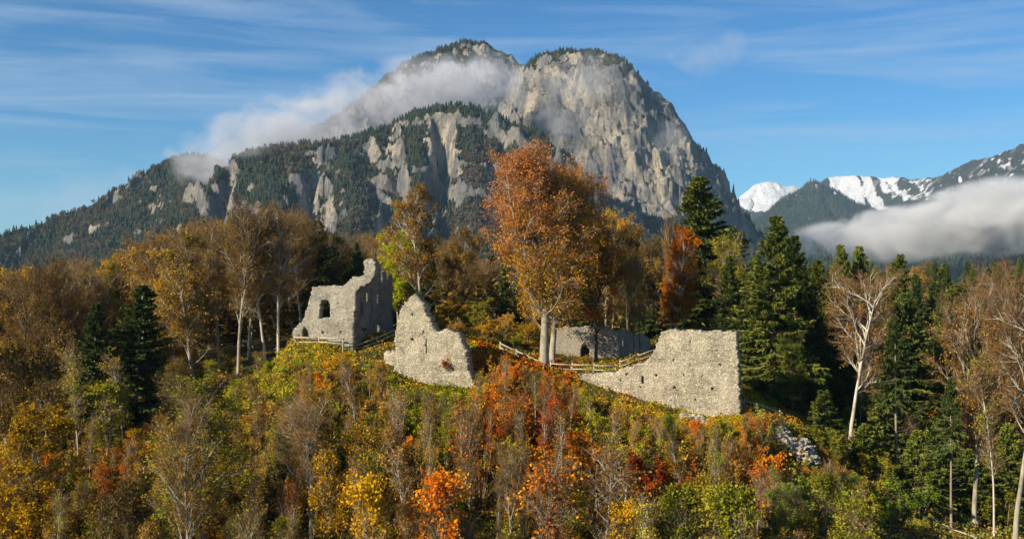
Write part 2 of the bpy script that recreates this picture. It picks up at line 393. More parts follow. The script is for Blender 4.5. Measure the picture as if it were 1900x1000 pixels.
snow = sstep(0.0, 0.5, (FZ - 395) / 90 + 0.9 * sn + 0.3)
snow = np.where(FK == 1, 0.55 * sstep(0.10, 0.30, sn2) * sstep(250, 420, FZ), snow)
gully = fbm(FX / 70, FY / 400, 3, 155)
pxs = FX / FY * F + 950
snow = np.where(FK == 2, sstep(1800, 1600, pxs) * sstep(-0.30, 0.10, gully) * sstep(300, 380, FZ) + 0.75 * sstep(1600, 1800, pxs) * sstep(0.10, 0.35, fbm(FX / 22, FY / 60, 3, 157)) * sstep(240, 420, FZ), snow)
snow = np.where(FK == 3, 0, np.clip(snow, 0, 1))
fveg = np.clip(1.0 - snow * 0.9 - sstep(0.25, 0.4, fbm(FX / 120, FY / 120, 3, 156)) * 0.8, 0, 1)
far = field_mesh("distant_mountains", FX, FY, FZ, dict(veg=fveg, snow=snow),
                 mat_rock("distant_rock", (0.38, 0.36, 0.33), (0.22, 0.225, 0.24), (0.045, 0.06, 0.06), (0.10, 0.09, 0.07), 0.5))
tag(far, kind='structure')
Pf = np.where((FK == 3) & (FY < 3300), 1.0 * (FY / 3000) ** 2, 0) * (FZ > -40)
wood_mass("valley_slope_forest", FX, FY, FZ, Pf, 9000, 20.0, CON, M_FARCON, 93, 0.9,
          "dark bluish forest on the low slope under the valley fog bank", "forest")
Pf = np.where((FK == 1) & (FY < 5700) & (FY > 4200), (1 - snow), 0)
wood_mass("far_pyramid_forest", FX, FY, FZ, Pf, 14000, 15.0, CON, M_FARCON, 94, 0.9,
          "blue-green forest on the pyramid shaped mountain in front of the snowy summit", "forest")


# ------------------------------------------------------------------ ground of the castle hill and the valley
GP = [  # px, py, distance of points where the ground is seen or must be
    (545, 634, 122.6), (600, 636, 121.3), (655, 655, 120.5), (727, 614, 136), (715, 640, 122), (640, 622, 135),
    (735, 690, 115.5), (770, 708, 114.5), (800, 716, 114), (880, 722, 112.5), (890, 640, 122), (870, 588, 142), (800, 590, 145), (930, 600, 140),
    (930, 655, 125), (965, 668, 124), (1008, 680, 121), (1040, 690, 120), (1090, 690, 119.5), (1140, 690, 119.5), (1180, 676, 121), (1215, 660, 122),
    (1030, 672, 128), (1103, 678, 127), (1160, 672, 128), (1205, 650, 130), (1300, 650, 140), (1000, 610, 145), (1150, 630, 150),
    (1055, 702, 117), (1090, 722, 116), (1130, 742, 115), (1190, 755, 114.3), (1250, 768, 113.5), (1320, 776, 112.6), (1372, 771, 112), (1400, 758, 115), (1440, 766, 116),
    (1490, 800, 112), (1400, 715, 130),
    (600, 760, 108), (500, 770, 115), (450, 722, 124), (700, 800, 102), (880, 790, 103), (1000, 770, 107), (1100, 800, 105), (1250, 840, 103), (1400, 850, 103), (1500, 880, 104),
    (300, 1010, 100), (500, 1000, 93), (700, 1000, 90), (900, 1000, 90), (1100, 1000, 90), (1300, 1000, 92), (1500, 1000, 95),
    (950, 1500, 70), (500, 1500, 70), (1400, 1500, 70), (950, 2300, 50), (0, 1500, 75), (1900, 1400, 75), (950, 4200, 25), (-600, 1500, 70), (2500, 1500, 70),
    (440, 712, 126), (490, 690, 131), (370, 715, 135), (300, 740, 130), (150, 770, 130), (0, 800, 130), (0, 1010, 100), (150, 1010, 100), (-200, 800, 140), (-500, 900, 130),
    (1575, 842, 120), (1605, 822, 135), (1650, 900, 116), (1765, 985, 104), (1885, 1015, 98), (1850, 900, 130), (1500, 760, 140), (1700, 800, 150), (2000, 950, 120), (2400, 950, 130),
    (450, 640, 190), (0, 690, 200), (-400, 690, 200), (950, 650, 200), (700, 620, 190), (1300, 660, 200), (1600, 680, 200), (1900, 700, 200), (2400, 700, 200),
    (0, 592, 400), (-500, 592, 400), (500, 580, 400), (950, 590, 400), (1400, 592, 400), (1900, 590, 400), (2400, 590, 400),
    (0, 551, 800), (950, 551, 800), (1900, 551, 800), (-500, 551, 800), (2400, 551, 800)]
GC = np.array([at(*g) for g in GP])
def _k(r): return r
_D = np.hypot(GC[:, None, 0] - GC[None, :, 0], GC[:, None, 1] - GC[None, :, 1])
_A = np.zeros((len(GC) + 3, len(GC) + 3)); _A[:len(GC), :len(GC)] = _D + np.eye(len(GC)) * 0.05
_A[:len(GC), -3] = 1; _A[:len(GC), -2:] = GC[:, :2] / 100; _A[-3, :len(GC)] = 1; _A[-2:, :len(GC)] = GC[:, :2].T / 100
_W = np.linalg.solve(_A, np.concatenate([GC[:, 2], [0, 0, 0]]))
def ground(x, y):
    x = np.atleast_1d(np.asarray(x, float)); y = np.atleast_1d(np.asarray(y, float)); sh = x.shape; x, y = x.ravel(), y.ravel()
    z = np.empty(len(x))
    for i in range(0, len(x), 20000):
        a, b = x[i:i + 20000], y[i:i + 20000]
        d = np.hypot(a[:, None] - GC[None, :, 0], b[:, None] - GC[None, :, 1])
        z[i:i + 20000] = d @ _W[:len(GC)] + _W[-3] + (_W[-2] * a + _W[-1] * b) / 100
    z = z + 0.30 * fbm(x / 5, y / 5, 3, 201) * sstep(60, 90, y)
    z = z + (-27 - z) * sstep(500, 900, np.hypot(x, y))
    z = np.clip(z, -75, 20)
    return z.reshape(sh)
def gz(x, y): return float(ground(x, y)[0])

t = NT("leaf_litter"); p = t.pos()
n1 = t.noise(p, 0.35, 6, 0.65); n2 = t.noise(p, 3.0, 5, 0.7); n3 = t.noise(p, 0.06, 4, 0.6)
c = t.ramp(n1, [(0.30, (0.045, 0.035, 0.018)), (0.45, (0.10, 0.062, 0.025)), (0.55, (0.10, 0.095, 0.028)), (0.68, (0.20, 0.11, 0.035))])
c = t.mix(t.rng(n2, 0.35, 0.7), c, (0.035, 0.028, 0.015)); c = t.mix(t.rng(n3, 0.5, 0.65), c, (0.07, 0.08, 0.022))
M_GROUND = t.diffuse(c, 1.0, t.bump(n2, 0.9, 0.25), 0.05)
tt = np.concatenate([np.linspace(-3, -0.62, 40)[:-1], np.linspace(-0.62, 0.62, 460), np.linspace(0.62, 3, 40)[1:]])
ys = np.concatenate([np.linspace(4, 70, 30)[:-1], np.linspace(70, 150, 170)[:-1], np.geomspace(150, 1600, 90)[:-1], np.geomspace(1600, 12000, 12)])
GT, GY = np.meshgrid(tt, ys); GX = GT * GY; GZ = ground(GX, GY); GZ = np.where(GY > 1500, -52.0, GZ)
gnd = field_mesh("ground", GX, GY, GZ, {}, M_GROUND); tag(gnd, kind='structure')

# ------------------------------------------------------------------ near materials
def mat_bark(name, a, b, c_, sc1=1.0):
    t = NT(name); p = t.coord('Object')
    n = t.noise(t.map(p, (3, 3, 0.9)), 1.0 * sc1, 6, 0.65); n2 = t.noise(p, 0.7, 4, 0.6)
    col = t.mix(t.rng(n, 0.38, 0.62), a, b); col = t.mix(t.rng(n2, 0.5, 0.66), col, c_)
    return t.diffuse(col, 0.9, t.bump(n, 0.6, 0.04), 0.1)
M_BEECH = mat_bark("beech_bark", (0.40, 0.35, 0.27), (0.24, 0.21, 0.16), (0.16, 0.15, 0.09))
M_DARKBARK = mat_bark("dark_bark", (0.13, 0.10, 0.07), (0.07, 0.055, 0.04), (0.10, 0.10, 0.05))
M_BIRCH = mat_bark("pale_bark", (0.55, 0.50, 0.42), (0.42, 0.38, 0.31), (0.25, 0.23, 0.17))
M_STEM = mat_bark("brown_stem_bark", (0.34, 0.25, 0.15), (0.22, 0.16, 0.09), (0.14, 0.12, 0.06))
M_SPBARK = mat_bark("spruce_bark", (0.33, 0.25, 0.17), (0.22, 0.17, 0.12), (0.15, 0.13, 0.08))
def mat_leaf(name, stops, trans=0.3, var=0.3):
    t = NT(name); p = t.coord('Object')
    f = t.math('ADD', t.attr('tone'), t.rng(t.noise(p, 0.5, 3, 0.6), 0.3, 0.7, -0.28, 0.28))
    f = t.math('ADD', f, t.rng(t.orand(), 0, 1, -0.10, 0.10))
    c = t.ramp(f, stops)
    h = t.n.new("ShaderNodeHueSaturation"); t.set(h.inputs['Value'], t.rng(t.orand(), 0, 1, 1 - var, 1 + var)); t.set(h.inputs['Color'], c)
    return t.leaf(h.outputs[0], trans)
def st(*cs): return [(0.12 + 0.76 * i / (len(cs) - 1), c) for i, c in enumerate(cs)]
LEAF = dict(
    beech=mat_leaf("beech_leaves", st((0.68, 0.45, 0.02), (0.74, 0.37, 0.02), (0.74, 0.29, 0.03), (0.66, 0.25, 0.07), (0.60, 0.27, 0.12)), 0.42, 0.05),
    gold=mat_leaf("golden_leaves", st((0.18, 0.11, 0.01), (0.45, 0.26, 0.012), (0.62, 0.38, 0.015), (0.60, 0.27, 0.015))),
    rust=mat_leaf("rust_leaves", st((0.25, 0.06, 0.008), (0.50, 0.13, 0.01), (0.62, 0.20, 0.012), (0.64, 0.30, 0.02))),
    red=mat_leaf("red_leaves", st((0.24, 0.03, 0.01), (0.50, 0.07, 0.012), (0.56, 0.11, 0.015), (0.52, 0.17, 0.02))),
    olive=mat_leaf("olive_leaves", st((0.06, 0.075, 0.01), (0.16, 0.17, 0.015), (0.28, 0.27, 0.02), (0.40, 0.31, 0.03))),
    lime=mat_leaf("yellow_green_leaves", st((0.12, 0.18, 0.008), (0.31, 0.38, 0.012), (0.50, 0.50, 0.016), (0.60, 0.46, 0.02))),
    yellow=mat_leaf("yellow_leaves", st((0.18, 0.14, 0.02), (0.40, 0.27, 0.03), (0.50, 0.36, 0.04), (0.45, 0.26, 0.04))),
    brown=mat_leaf("brown_leaves", st((0.13, 0.065, 0.012), (0.29, 0.15, 0.022), (0.41, 0.225, 0.035), (0.50, 0.30, 0.06))),
    dusky=mat_leaf("dusky_brown_leaves", st((0.09, 0.06, 0.02), (0.19, 0.13, 0.03), (0.27, 0.17, 0.035), (0.38, 0.24, 0.04))),
    green=mat_leaf("green_leaves", st((0.05, 0.08, 0.012), (0.11, 0.17, 0.02), (0.18, 0.25, 0.03), (0.28, 0.30, 0.05))),
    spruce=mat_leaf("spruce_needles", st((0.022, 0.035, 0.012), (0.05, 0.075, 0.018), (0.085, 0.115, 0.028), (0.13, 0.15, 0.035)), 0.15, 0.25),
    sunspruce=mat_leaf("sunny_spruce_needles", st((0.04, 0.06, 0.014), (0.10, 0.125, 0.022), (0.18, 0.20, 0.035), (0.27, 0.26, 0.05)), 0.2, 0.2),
)
M_TWIG = mat_leaf("bare_twigs", st((0.06, 0.035, 0.013), (0.14, 0.085, 0.033), (0.23, 0.145, 0.06), (0.34, 0.22, 0.10)), 0.1, 0.25)
M_RTWIG = mat_leaf("reddish_twigs", st((0.10, 0.055, 0.025), (0.18, 0.10, 0.045), (0.25, 0.145, 0.065), (0.31, 0.19, 0.09)), 0.1, 0.15)

# ------------------------------------------------------------------ tree growing (vectorised)
def grow(r, P, D, L, n, bend, trop):
    pts = [P]; d = D
    for i in range(n):
        d = nrm(d + r.normal(size=d.shape) * bend + np.array([0, 0, 1.0]) * trop)
        P = P + d * (np.asarray(L) / n)[:, None]; pts.append(P)
    return np.stack(pts, 1)
def spawn(r, pts, m, t0, t1, alo, ahi, flat=0.0):
    B, n1, _ = pts.shape
    t = t0 + (t1 - t0) * (np.arange(m)[None] + r.random((B, m))) / m
    f = np.clip(t * (n1 - 1), 0, n1 - 1.001); i = f.astype(int); w = (f - i)[..., None]
    b = np.arange(B)[:, None]
    P = pts[b, i] * (1 - w) + pts[b, i + 1] * w; D = nrm(pts[b, i + 1] - pts[b, i])
    q = r.normal(size=P.shape); q = nrm(q - (q * D).sum(-1, keepdims=True) * D)
    q[..., 2] *= (1 - flat)
    a = r.uniform(alo, ahi, (B, m))[..., None]
    Dn = nrm(D * np.cos(a) + q * np.sin(a))
    return P.reshape(-1, 3), Dn.reshape(-1, 3), t.ravel(), np.repeat(np.arange(B), m)
def tubes(mb, pts, r0_, r1_, k, tone=0.5, mi=0, pw=1.0):
    B, n1, _ = pts.shape
    d = np.gradient(pts, axis=1); d = nrm(d)
    ref = np.where(np.abs(d[..., 2:3]) > 0.9, [1.0, 0, 0], [0, 0, 1.0]); u = nrm(np.cross(d, ref)); v = np.cross(d, u)
    tl = np.linspace(0, 1, n1)[None] ** pw
    rad = np.asarray(r0_)[:, None] * (1 - tl) + np.asarray(r1_)[:, None] * tl
    a = np.arange(k) * 2 * math.pi / k
    V = pts[:, :, None] + rad[:, :, None, None] * (np.cos(a)[None, None, :, None] * u[:, :, None] + np.sin(a)[None, None, :, None] * v[:, :, None])
    idx = np.arange(B * n1 * k).reshape(B, n1, k); nx_ = np.roll(idx, -1, 2)
    q = np.stack([idx[:, :-1], nx_[:, :-1], nx_[:, 1:], idx[:, 1:]], -1).reshape(-1, 4)
    tn = np.repeat(np.broadcast_to(np.asarray(tone, float), (B,)), (n1 - 1) * k)
    mb.add(V.reshape(-1, 3), q, tn, mi)
def ribbons(r, mb, P, D, L, w, tone, mi=0):
    s = nrm(np.cross(D, r.normal(size=D.shape))) * (w / 2)
    E = P + D * np.asarray(L)[:, None]
    V = np.stack([P - s, P + s, E], 1).reshape(-1, 3)
    mb.add(V, np.arange(len(P) * 3).reshape(-1, 3), tone, mi)
def leaves(r, mb, P, size, tone, mi=1, flat=0.4):
    n = len(P); nn = r.normal(size=(n, 3)); nn[:, 2] += flat * 2; nn = nrm(nn)
    a = nrm(np.cross(nn, r.normal(size=(n, 3)))); b = np.cross(nn, a)
    s = (np.asarray(size) * r.uniform(0.6, 1.3, n))[:, None]
    V = np.stack([P - a * s * 0.5, P - b * s * 0.32, P + a * s * 0.5, P + b * s * 0.32], 1).reshape(-1, 3)
    mb.add(V, np.arange(n * 4).reshape(n, 4), tone, mi)

def broadleaf(seed, H=20.0, Rc=5.0, cb=0.35, limbs=22, m2=9, m3=6, tw=7, nleaf=3000, lsize=0.22, trunk_r=0.32,
              up=0.10, bark=None, twig=None, leaf=None, fork=0, leafzone=(0, 1), shape=1.0, lean=0.0, twl=0.9, asc=(0.5, 1.0), tonef=None, radial=0.55, forkt=None, even=False):
    """returns (trunk mesh, crown mesh): trunk + limbs; twigs + leaves"""
    r = np.random.default_rng(seed)
    T = MB(); C = MB()
    n0 = 14
    tr = grow(r, np.array([[0, 0, -0.8]]), nrm(np.array([[lean, lean * 0.3, 1.0]])), np.array([H * 0.92]), n0, 0.035, 0.03)
    tubes(T, tr, [trunk_r], [0.03], 9, 0.5, 0, 0.85)
    # flare at the foot
    roots = nrm(np.stack([np.cos(np.arange(6) * 1.05), np.sin(np.arange(6) * 1.05), np.full(6, -0.55)], 1))
    rp = grow(r, np.repeat([[0, 0, 0.55]], 6, 0) * np.array([[1, 1, 1]]), roots, np.full(6, trunk_r * 2.6), 3, 0.05, -0.05)
    tubes(T, rp, np.full(6, trunk_r * 0.55), np.full(6, 0.04), 5)
    stems = [tr]
    if fork:
        P, D, tq, _ = spawn(r, tr, fork, *(forkt or (cb * 0.8, cb + 0.25)), 0.25, 0.5)
        fk = grow(r, P, D, H * (1 - tq) * 0.93, n0, 0.04, 0.12)
        tubes(T, fk, trunk_r * 0.62 * (1 - tq * 0.5), np.full(len(P), 0.025), 7, 0.5, 0, 0.85); stems.append(fk)
    L1P, L1D, L1L, L1R = [], [], [], []
    for si, s in enumerate(stems):
        m = limbs if si == 0 else max(4, int(limbs * 0.6 / max(1, fork) * 1.4))
        P, D, tq, par = spawn(r, s, m, cb if si == 0 else 0.12, 0.97, *asc)
        zz = np.clip((P[:, 2] / H - cb) / (1 - cb), 0, 1)
        prof = np.sqrt(np.clip(1 - (2 * zz - 0.75 * shape) ** 2 / 1.65, 0.05, 1))
        L = Rc * prof * r.uniform(0.75, 1.15, len(P)) * (1.0 if si == 0 else 0.75)
        L1P.append(P); L1D.append(D); L1L.append(L); L1R.append(np.clip(L * 0.020, 0.03, trunk_r * 0.5))
    P, D, L, rr = map(np.concatenate, (L1P, L1D, L1L, L1R))
    l1 = grow(r, P, D, L, 7, 0.13, up); tubes(T, l1, rr, rr * 0.2, 5)
    P, D, tq, par = spawn(r, l1, m2, 0.15, 1.0, 0.45, 1.05, 0.3)
    L2 = L[par] * 0.48 * (1 - 0.55 * tq) * r.uniform(0.7, 1.2, len(P)) + 0.3
    l2 = grow(r, P, D, L2, 5, 0.16, up * 0.7); tubes(T, l2, rr[par] * 0.36 + 0.006, np.full(len(P), 0.008), 3)
    P, D, tq, par2 = spawn(r, l2, m3, 0.15, 1.0, 0.4, 1.0, 0.3)
    L3 = L2[par2] * 0.5 * (1 - 0.5 * tq) * r.uniform(0.7, 1.2, len(P)) + 0.25
    l3 = grow(r, P, D, L3, 3, 0.2, up * 0.5); tubes(C, l3, np.full(len(P), 0.013), np.full(len(P), 0.006), 3, r.random(len(P)))
    P, D, tq, par3 = spawn(r, l3, tw, 0.1, 1.0, 0.3, 0.9)
    ribbons(r, C, P, D, r.uniform(0.35, 1.0, len(P)) * twl, 0.020, r.random(len(P)))
    if nleaf:
        z = P[:, 2] / H; k = (z > leafzone[0]) & (z < leafzone[1])
        cand = np.nonzero(k)[0]
        # leaves gather in clumps with gaps between
        cl = noise(P[cand, 0] / 1.6, P[cand, 1] / 1.6, P[cand, 2] / 1.6, seed)
        w = np.clip(cl + 0.6, 0.05, 1) if even else np.clip(cl + 0.22, 0.02, 1) ** 1.4; w /= w.sum()
        i = r.choice(cand, nleaf, p=w); Q = P[i] + D[i] * (r.random(nleaf) * 0.8)[:, None] + r.normal(size=(nleaf, 3)) * 0.12
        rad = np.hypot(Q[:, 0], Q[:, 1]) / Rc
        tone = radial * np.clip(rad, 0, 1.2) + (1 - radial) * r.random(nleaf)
        if tonef is not None: tone = tonef(Q, r)
        leaves(r, C, Q, lsize, np.clip(tone, 0, 1))
    return T.mesh("trunk", bark or M_BEECH, True), C.mesh("crown", [twig or M_TWIG, leaf or LEAF['brown']])

def spruce(seed, H=22.0, Rc=3.0, whorls=34, per=7, cb=0.12, droop=0.25, dens=15, leaf=None, tr=0.25, ragged=0.25, stubs=0, pw=0.85):
    r = np.random.default_rng(seed); T = MB(); C = MB()
    trk = grow(r, np.array([[0, 0, -0.8]]), np.array([[0, 0, 1.0]]), np.array([H + 0.8]), 12, 0.01, 0.05)
    tubes(T, trk, [tr], [0.02], 8)
    nb = whorls * per
    t = cb + (1 - cb) * (np.arange(nb) / nb) ** 0.95 + r.normal(size=nb) * 0.006; t = np.clip(t, cb, 0.985)
    f = t * 12; i = np.clip(f.astype(int), 0, 11); w = (f - i)[:, None]
    P = trk[0][i] * (1 - w) + trk[0][i + 1] * w
    az = r.uniform(0, 6.283, nb); ff = (t - cb) / (1 - cb)
    lobes = 1 + ragged * noise(np.cos(az) * 1.3, np.sin(az) * 1.3, t * 7, seed) * 1.6
    L = Rc * (1 - ff) ** pw * np.clip(0.5 + ff * 6, 0, 1) * lobes * r.uniform(0.8, 1.15, nb) + 0.25
    el = -0.15 + 0.75 * ff ** 1.5 - droop * (1 - ff)
    D = np.stack([np.cos(az) * np.cos(el), np.sin(az) * np.cos(el), np.sin(el)], 1)
    br = grow(r, P, D, L, 4, 0.05, 0.06); tubes(T, br, np.clip(L * 0.012, 0.01, 0.05), np.full(nb, 0.006), 3)
    P2, D2, tq, par = spawn(r, br, dens * 2, 0.12, 1.0, 0.6, 1.1, 0.75)
    l2 = (L[par] * 0.30 * (1.05 - tq * 0.75) + 0.22) * r.uniform(0.7, 1.2, len(P2))
    D2[:, 2] -= 0.22; D2 = nrm(D2)
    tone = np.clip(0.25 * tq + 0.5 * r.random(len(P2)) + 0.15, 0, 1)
    sd_ = nrm(np.cross(D2, r.normal(size=D2.shape) * 0.5 + [0, 0, 1.0])) * (0.09 + 0.05 * l2)[:, None]
    E = P2 + D2 * l2[:, None]; Mi = P2 + D2 * (l2 * 0.45)[:, None]
    V = np.stack([P2, Mi - sd_, E, Mi + sd_], 1).reshape(-1, 3)
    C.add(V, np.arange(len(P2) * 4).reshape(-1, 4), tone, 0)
    # hanging twiglets thicken the sprays
    P3 = Mi; D3 = nrm(np.stack([D2[:, 0] * .4, D2[:, 1] * .4, np.full(len(D2), -0.8)], 1)); l3 = l2 * 0.5 + 0.1
    s3 = nrm(np.cross(D3, r.normal(size=D3.shape))) * 0.07
    V = np.stack([P3 - s3, P3 + s3, P3 + D3 * l3[:, None]], 1).reshape(-1, 3)
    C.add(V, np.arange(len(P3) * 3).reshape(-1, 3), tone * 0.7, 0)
    if stubs:
        P, D, tq, _ = spawn(r, trk, stubs, 0.25, cb + 0.05, 1.2, 1.6); sb = grow(r, P, D, r.uniform(0.4, 1.6, len(P)), 3, 0.1, -0.05)
        tubes(T, sb, np.full(len(P), 0.02), np.full(len(P), 0.006), 3)
    return T.mesh("trunk", M_SPBARK, True), C.mesh("crown", [leaf or LEAF['spruce']])

def shrub(seed, H=3.0, Wd=1.6, stems=9, m2=7, m3=5, nleaf=900, lsize=0.16, leaf=None, clump=0.9, bark=None):
    r = np.random.default_rng(seed); S = MB(); C = MB()
    P = np.concatenate([r.normal(size=(stems, 2)) * Wd * 0.18, np.full((stems, 1), -0.3)], 1)
    D = nrm(np.concatenate([P[:, :2] * 1.1 / Wd + r.normal(size=(stems, 2)) * 0.22, np.ones((stems, 1))], 1))
    L = (H + 0.3) * r.uniform(0.65, 1.05, stems)
    s = grow(r, P, D, L, 7, 0.08, 0.04); tubes(S, s, L * 0.011 + 0.008, np.full(stems, 0.006), 4)
    P, D, tq, par = spawn(r, s, m2, 0.2, 1.0, 0.35, 0.9); L2 = L[par] * 0.33 * (1.05 - 0.6 * tq) * r.uniform(0.7, 1.2, len(P)) * (Wd / H * 1.8)
    l2 = grow(r, P, D, L2, 4, 0.14, 0.05); tubes(S, l2, L2 * 0.008 + 0.005, np.full(len(P), 0.005), 3)
    P, D, tq, par = spawn(r, l2, m3, 0.1, 1.0, 0.3, 0.9); Lt = r.uniform(0.2, 0.55, len(P)) * (0.5 + H / 6)
    ribbons(r, C, P, D, Lt, 0.016, r.random(len(P)))
    if nleaf:
        cl = noise(P[:, 0] / clump, P[:, 1] / clump, P[:, 2] / clump, seed); w = np.clip(cl + 0.22, 0.015, 1) ** 1.5; w /= w.sum()
        i = r.choice(len(P), nleaf, p=w); Q = P[i] + D[i] * (r.random(nleaf) * Lt[i])[:, None] + r.normal(size=(nleaf, 3)) * 0.09
        leaves(r, C, Q, lsize, np.clip(0.25 * Q[:, 2] / H + 0.15 + 0.6 * r.random(nleaf), 0, 1))
    return S.mesh("stems", bark or M_STEM, True), C.mesh("foliage", [M_TWIG, leaf or LEAF['brown']])

def place(name, pair, loc, rz, s, label, cat, group=None, leaf=None, twig=None, bark=None, parts=("trunk", "crown")):
    e = empty(name, loc, rz, s); tag(e, label, cat, group)
    a = link(parts[0], pair[0], e); b = link(parts[1], pair[1], e)
    if bark is not None:
        a.material_slots[0].link = 'OBJECT'; a.material_slots[0].material = bark
    if len(pair[1].materials) == 2:
        if leaf is not None: b.material_slots[1].link = 'OBJECT'; b.material_slots[1].material = leaf
        if twig is not None: b.material_slots[0].link = 'OBJECT'; b.material_slots[0].material = twig
    elif leaf is not None: b.material_slots[0].link = 'OBJECT'; b.material_slots[0].material = leaf
    return e

# ------------------------------------------------------------------ kinds of trees (each built once, copies share their meshes)
def two_tone(Q, r):      # golden inside and low, reddish outside and high
    return 0.45 * np.clip(np.hypot(Q[:, 0], Q[:, 1]) / 6.5, 0, 1) + 0.50 * np.clip((Q[:, 2] - 11) / 14, 0, 1) + 0.4 * (r.random(len(Q)) - 0.5) - 0.02
KIND = {}
KIND['bare'] = [(broadleaf(100 + i, 20, 5.4, 0.38, 22, 9, 6, 8, 4600, 0.18, 0.30, 0.10, fork=(0, 2, 3)[i], leafzone=(0.1, 0.9)), 20, 5.4) for i in range(3)]
KIND['half'] = [(broadleaf(120 + i, 19, 4.8, 0.22, 24, 9, 6, 5, 12000, 0.24, 0.27, 0.08, fork=(0, 1, 2)[i], leaf=LEAF['dusky']), 19, 4.8) for i in range(3)]
KIND['full'] = [(broadleaf(140 + i, 17, 4.2, 0.14, 28, 9, 6, 3, 19000, 0.26, 0.24, 0.06, leaf=LEAF['rust']), 17, 4.2) for i in range(2)]
KIND['slender'] = [(broadleaf(160 + i, 14, 1.6, 0.35, 30, 6, 4, 3, 1500, 0.17, 0.11, 0.12, asc=(0.5, 0.9), bark=M_BIRCH, leaf=LEAF['olive']), 14, 1.6) for i in range(3)]
KIND['spruce'] = [(spruce(180 + i, 22, 3.9, 42, 8, (0.06, 0.12, 0.2)[i], 0.22, 15, ragged=0.55, pw=0.72), 22, 3.9) for i in range(3)]
KIND['pole_spruce'] = [(spruce(190 + i, 20, 2.8, 22, 6, 0.50, 0.3, 12, ragged=0.5, stubs=26), 20, 2.8) for i in range(2)]
KIND['shrub'] = [(shrub(200 + i, 3.0, 1.8, 9, 7, 6, (3200, 2600, 1700, 3800)[i], 0.19), 3.0, 1.8) for i in range(4)]
KIND['twiggy'] = [(shrub(210 + i, 4.0, 1.8, 12, 8, 7, (900, 1500, 2200)[i], 0.16), 4.0, 1.8) for i in range(3)]
KIND['young'] = [(broadleaf(220 + i, 9, 2.3, 0.2, 20, 7, 5, 2, (700, 2400, 4200, 6000)[i], 0.20, 0.09, 0.10, asc=(0.4, 0.8), fork=(2, 1, 0, 0)[i], twl=0.6), 9, 2.3) for i in range(4)]
KIND['small_spruce'] = [(spruce(240, 7, 1.9, 16, 7, 0.02, 0.2, 10, tr=0.08, ragged=0.4), 7, 1.9)]
pr = np.random.default_rng(77)
def plant(kind, px, Y, top=None, h=None, wf=1.0, label='', cat='tree', group=None, leaf=None, twig=None, bark=None, name=None, var=None, rz=None, sink=0.0):
    x = (px - 950) / F * Y; z = gz(x, Y) - sink
    if h is None: h = (500 - top) / F * Y - z
    lst = KIND[kind]; pair, H0, R0 = lst[pr.integers(len(lst)) if var is None else var]
    s = h / H0
    parts = ("trunk", "crown") if kind not in ('shrub', 'twiggy') else ("stems", "foliage")
    return place(name or kind, pair, (x, Y, z), pr.uniform(0, 6.28) if rz is None else rz, (s * wf, s * wf, s), label, cat, group,
                 LEAF[leaf] if isinstance(leaf, str) else leaf, twig, bark, parts)

# --- the pair of great beeches between the ruined walls
x = (1008 - 950) / F * 121; zb = gz(x, 121)
big = broadleaf(301, 25.6, 6.4, 0.17, 56, 11, 8, 4, 40000, 0.20, 0.58, 0.05, fork=4, forkt=(0.36, 0.55), leaf=LEAF['beech'], twig=M_RTWIG, asc=(0.6, 1.15), tonef=two_tone, shape=0.62, even=True)
place("beech_tree", big, (x, 121, zb), 0.6, 1.0, "tall front beech with orange crown and thick pale trunk at the fence bend", "tree", "pair of great beeches between the walls")
x = (1024 - 950) / F * 124; zb2 = gz(x, 124)
big2 = broadleaf(303, 22.5, 5.6, 0.22, 36, 10, 7, 4, 24000, 0.20, 0.42, 0.05, fork=3, forkt=(0.36, 0.55), leaf=LEAF['beech'], twig=M_RTWIG, asc=(0.65, 1.2), tonef=two_tone, even=True)
place("beech_tree", big2, (x, 124, zb2), 2.2, 1.0, "rear beech whose slimmer trunk stands just right of the thick beech trunk", "tree", "pair of great beeches between the walls")

# --- trees that can be told apart
plant('half', 1106, 127.5, 415, wf=1.1, var=1, leaf='rust', bark=M_DARKBARK, name='beech_tree', label="dark trunked autumn tree in front of the pointed arch wall")
plant('full', 1255, 138, 425, wf=0.78, var=0, leaf='rust', bark=M_BIRCH, name='beech_tree', label="rust orange tree rising behind the left end of the big square wall")
plant('bare', 1245, 139, 405, wf=0.35, var=0, name='bare_tree', label="thin bare pale stem poking up out of the rust orange tree")
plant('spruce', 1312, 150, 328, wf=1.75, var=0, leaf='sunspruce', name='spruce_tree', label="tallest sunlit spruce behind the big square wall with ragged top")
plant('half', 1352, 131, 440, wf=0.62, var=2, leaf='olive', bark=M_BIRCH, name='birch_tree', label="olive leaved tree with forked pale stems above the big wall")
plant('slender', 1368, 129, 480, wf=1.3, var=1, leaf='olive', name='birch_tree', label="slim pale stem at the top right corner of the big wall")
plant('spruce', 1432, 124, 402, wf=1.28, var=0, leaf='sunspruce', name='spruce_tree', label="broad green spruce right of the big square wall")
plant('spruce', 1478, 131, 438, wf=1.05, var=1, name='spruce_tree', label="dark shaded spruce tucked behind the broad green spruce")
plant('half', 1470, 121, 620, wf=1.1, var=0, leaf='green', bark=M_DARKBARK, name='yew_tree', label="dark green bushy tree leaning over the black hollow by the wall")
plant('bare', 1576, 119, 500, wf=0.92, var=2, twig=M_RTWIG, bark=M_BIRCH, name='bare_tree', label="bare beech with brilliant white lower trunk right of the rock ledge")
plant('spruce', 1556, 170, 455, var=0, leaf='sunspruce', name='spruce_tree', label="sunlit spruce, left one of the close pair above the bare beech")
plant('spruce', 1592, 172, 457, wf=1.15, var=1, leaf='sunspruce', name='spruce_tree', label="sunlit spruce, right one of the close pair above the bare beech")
plant('spruce', 1668, 160, 472, wf=1.0, var=0, leaf='sunspruce', name='spruce_tree', label="single sunlit spruce top between the bare beech and the reddish crowns")
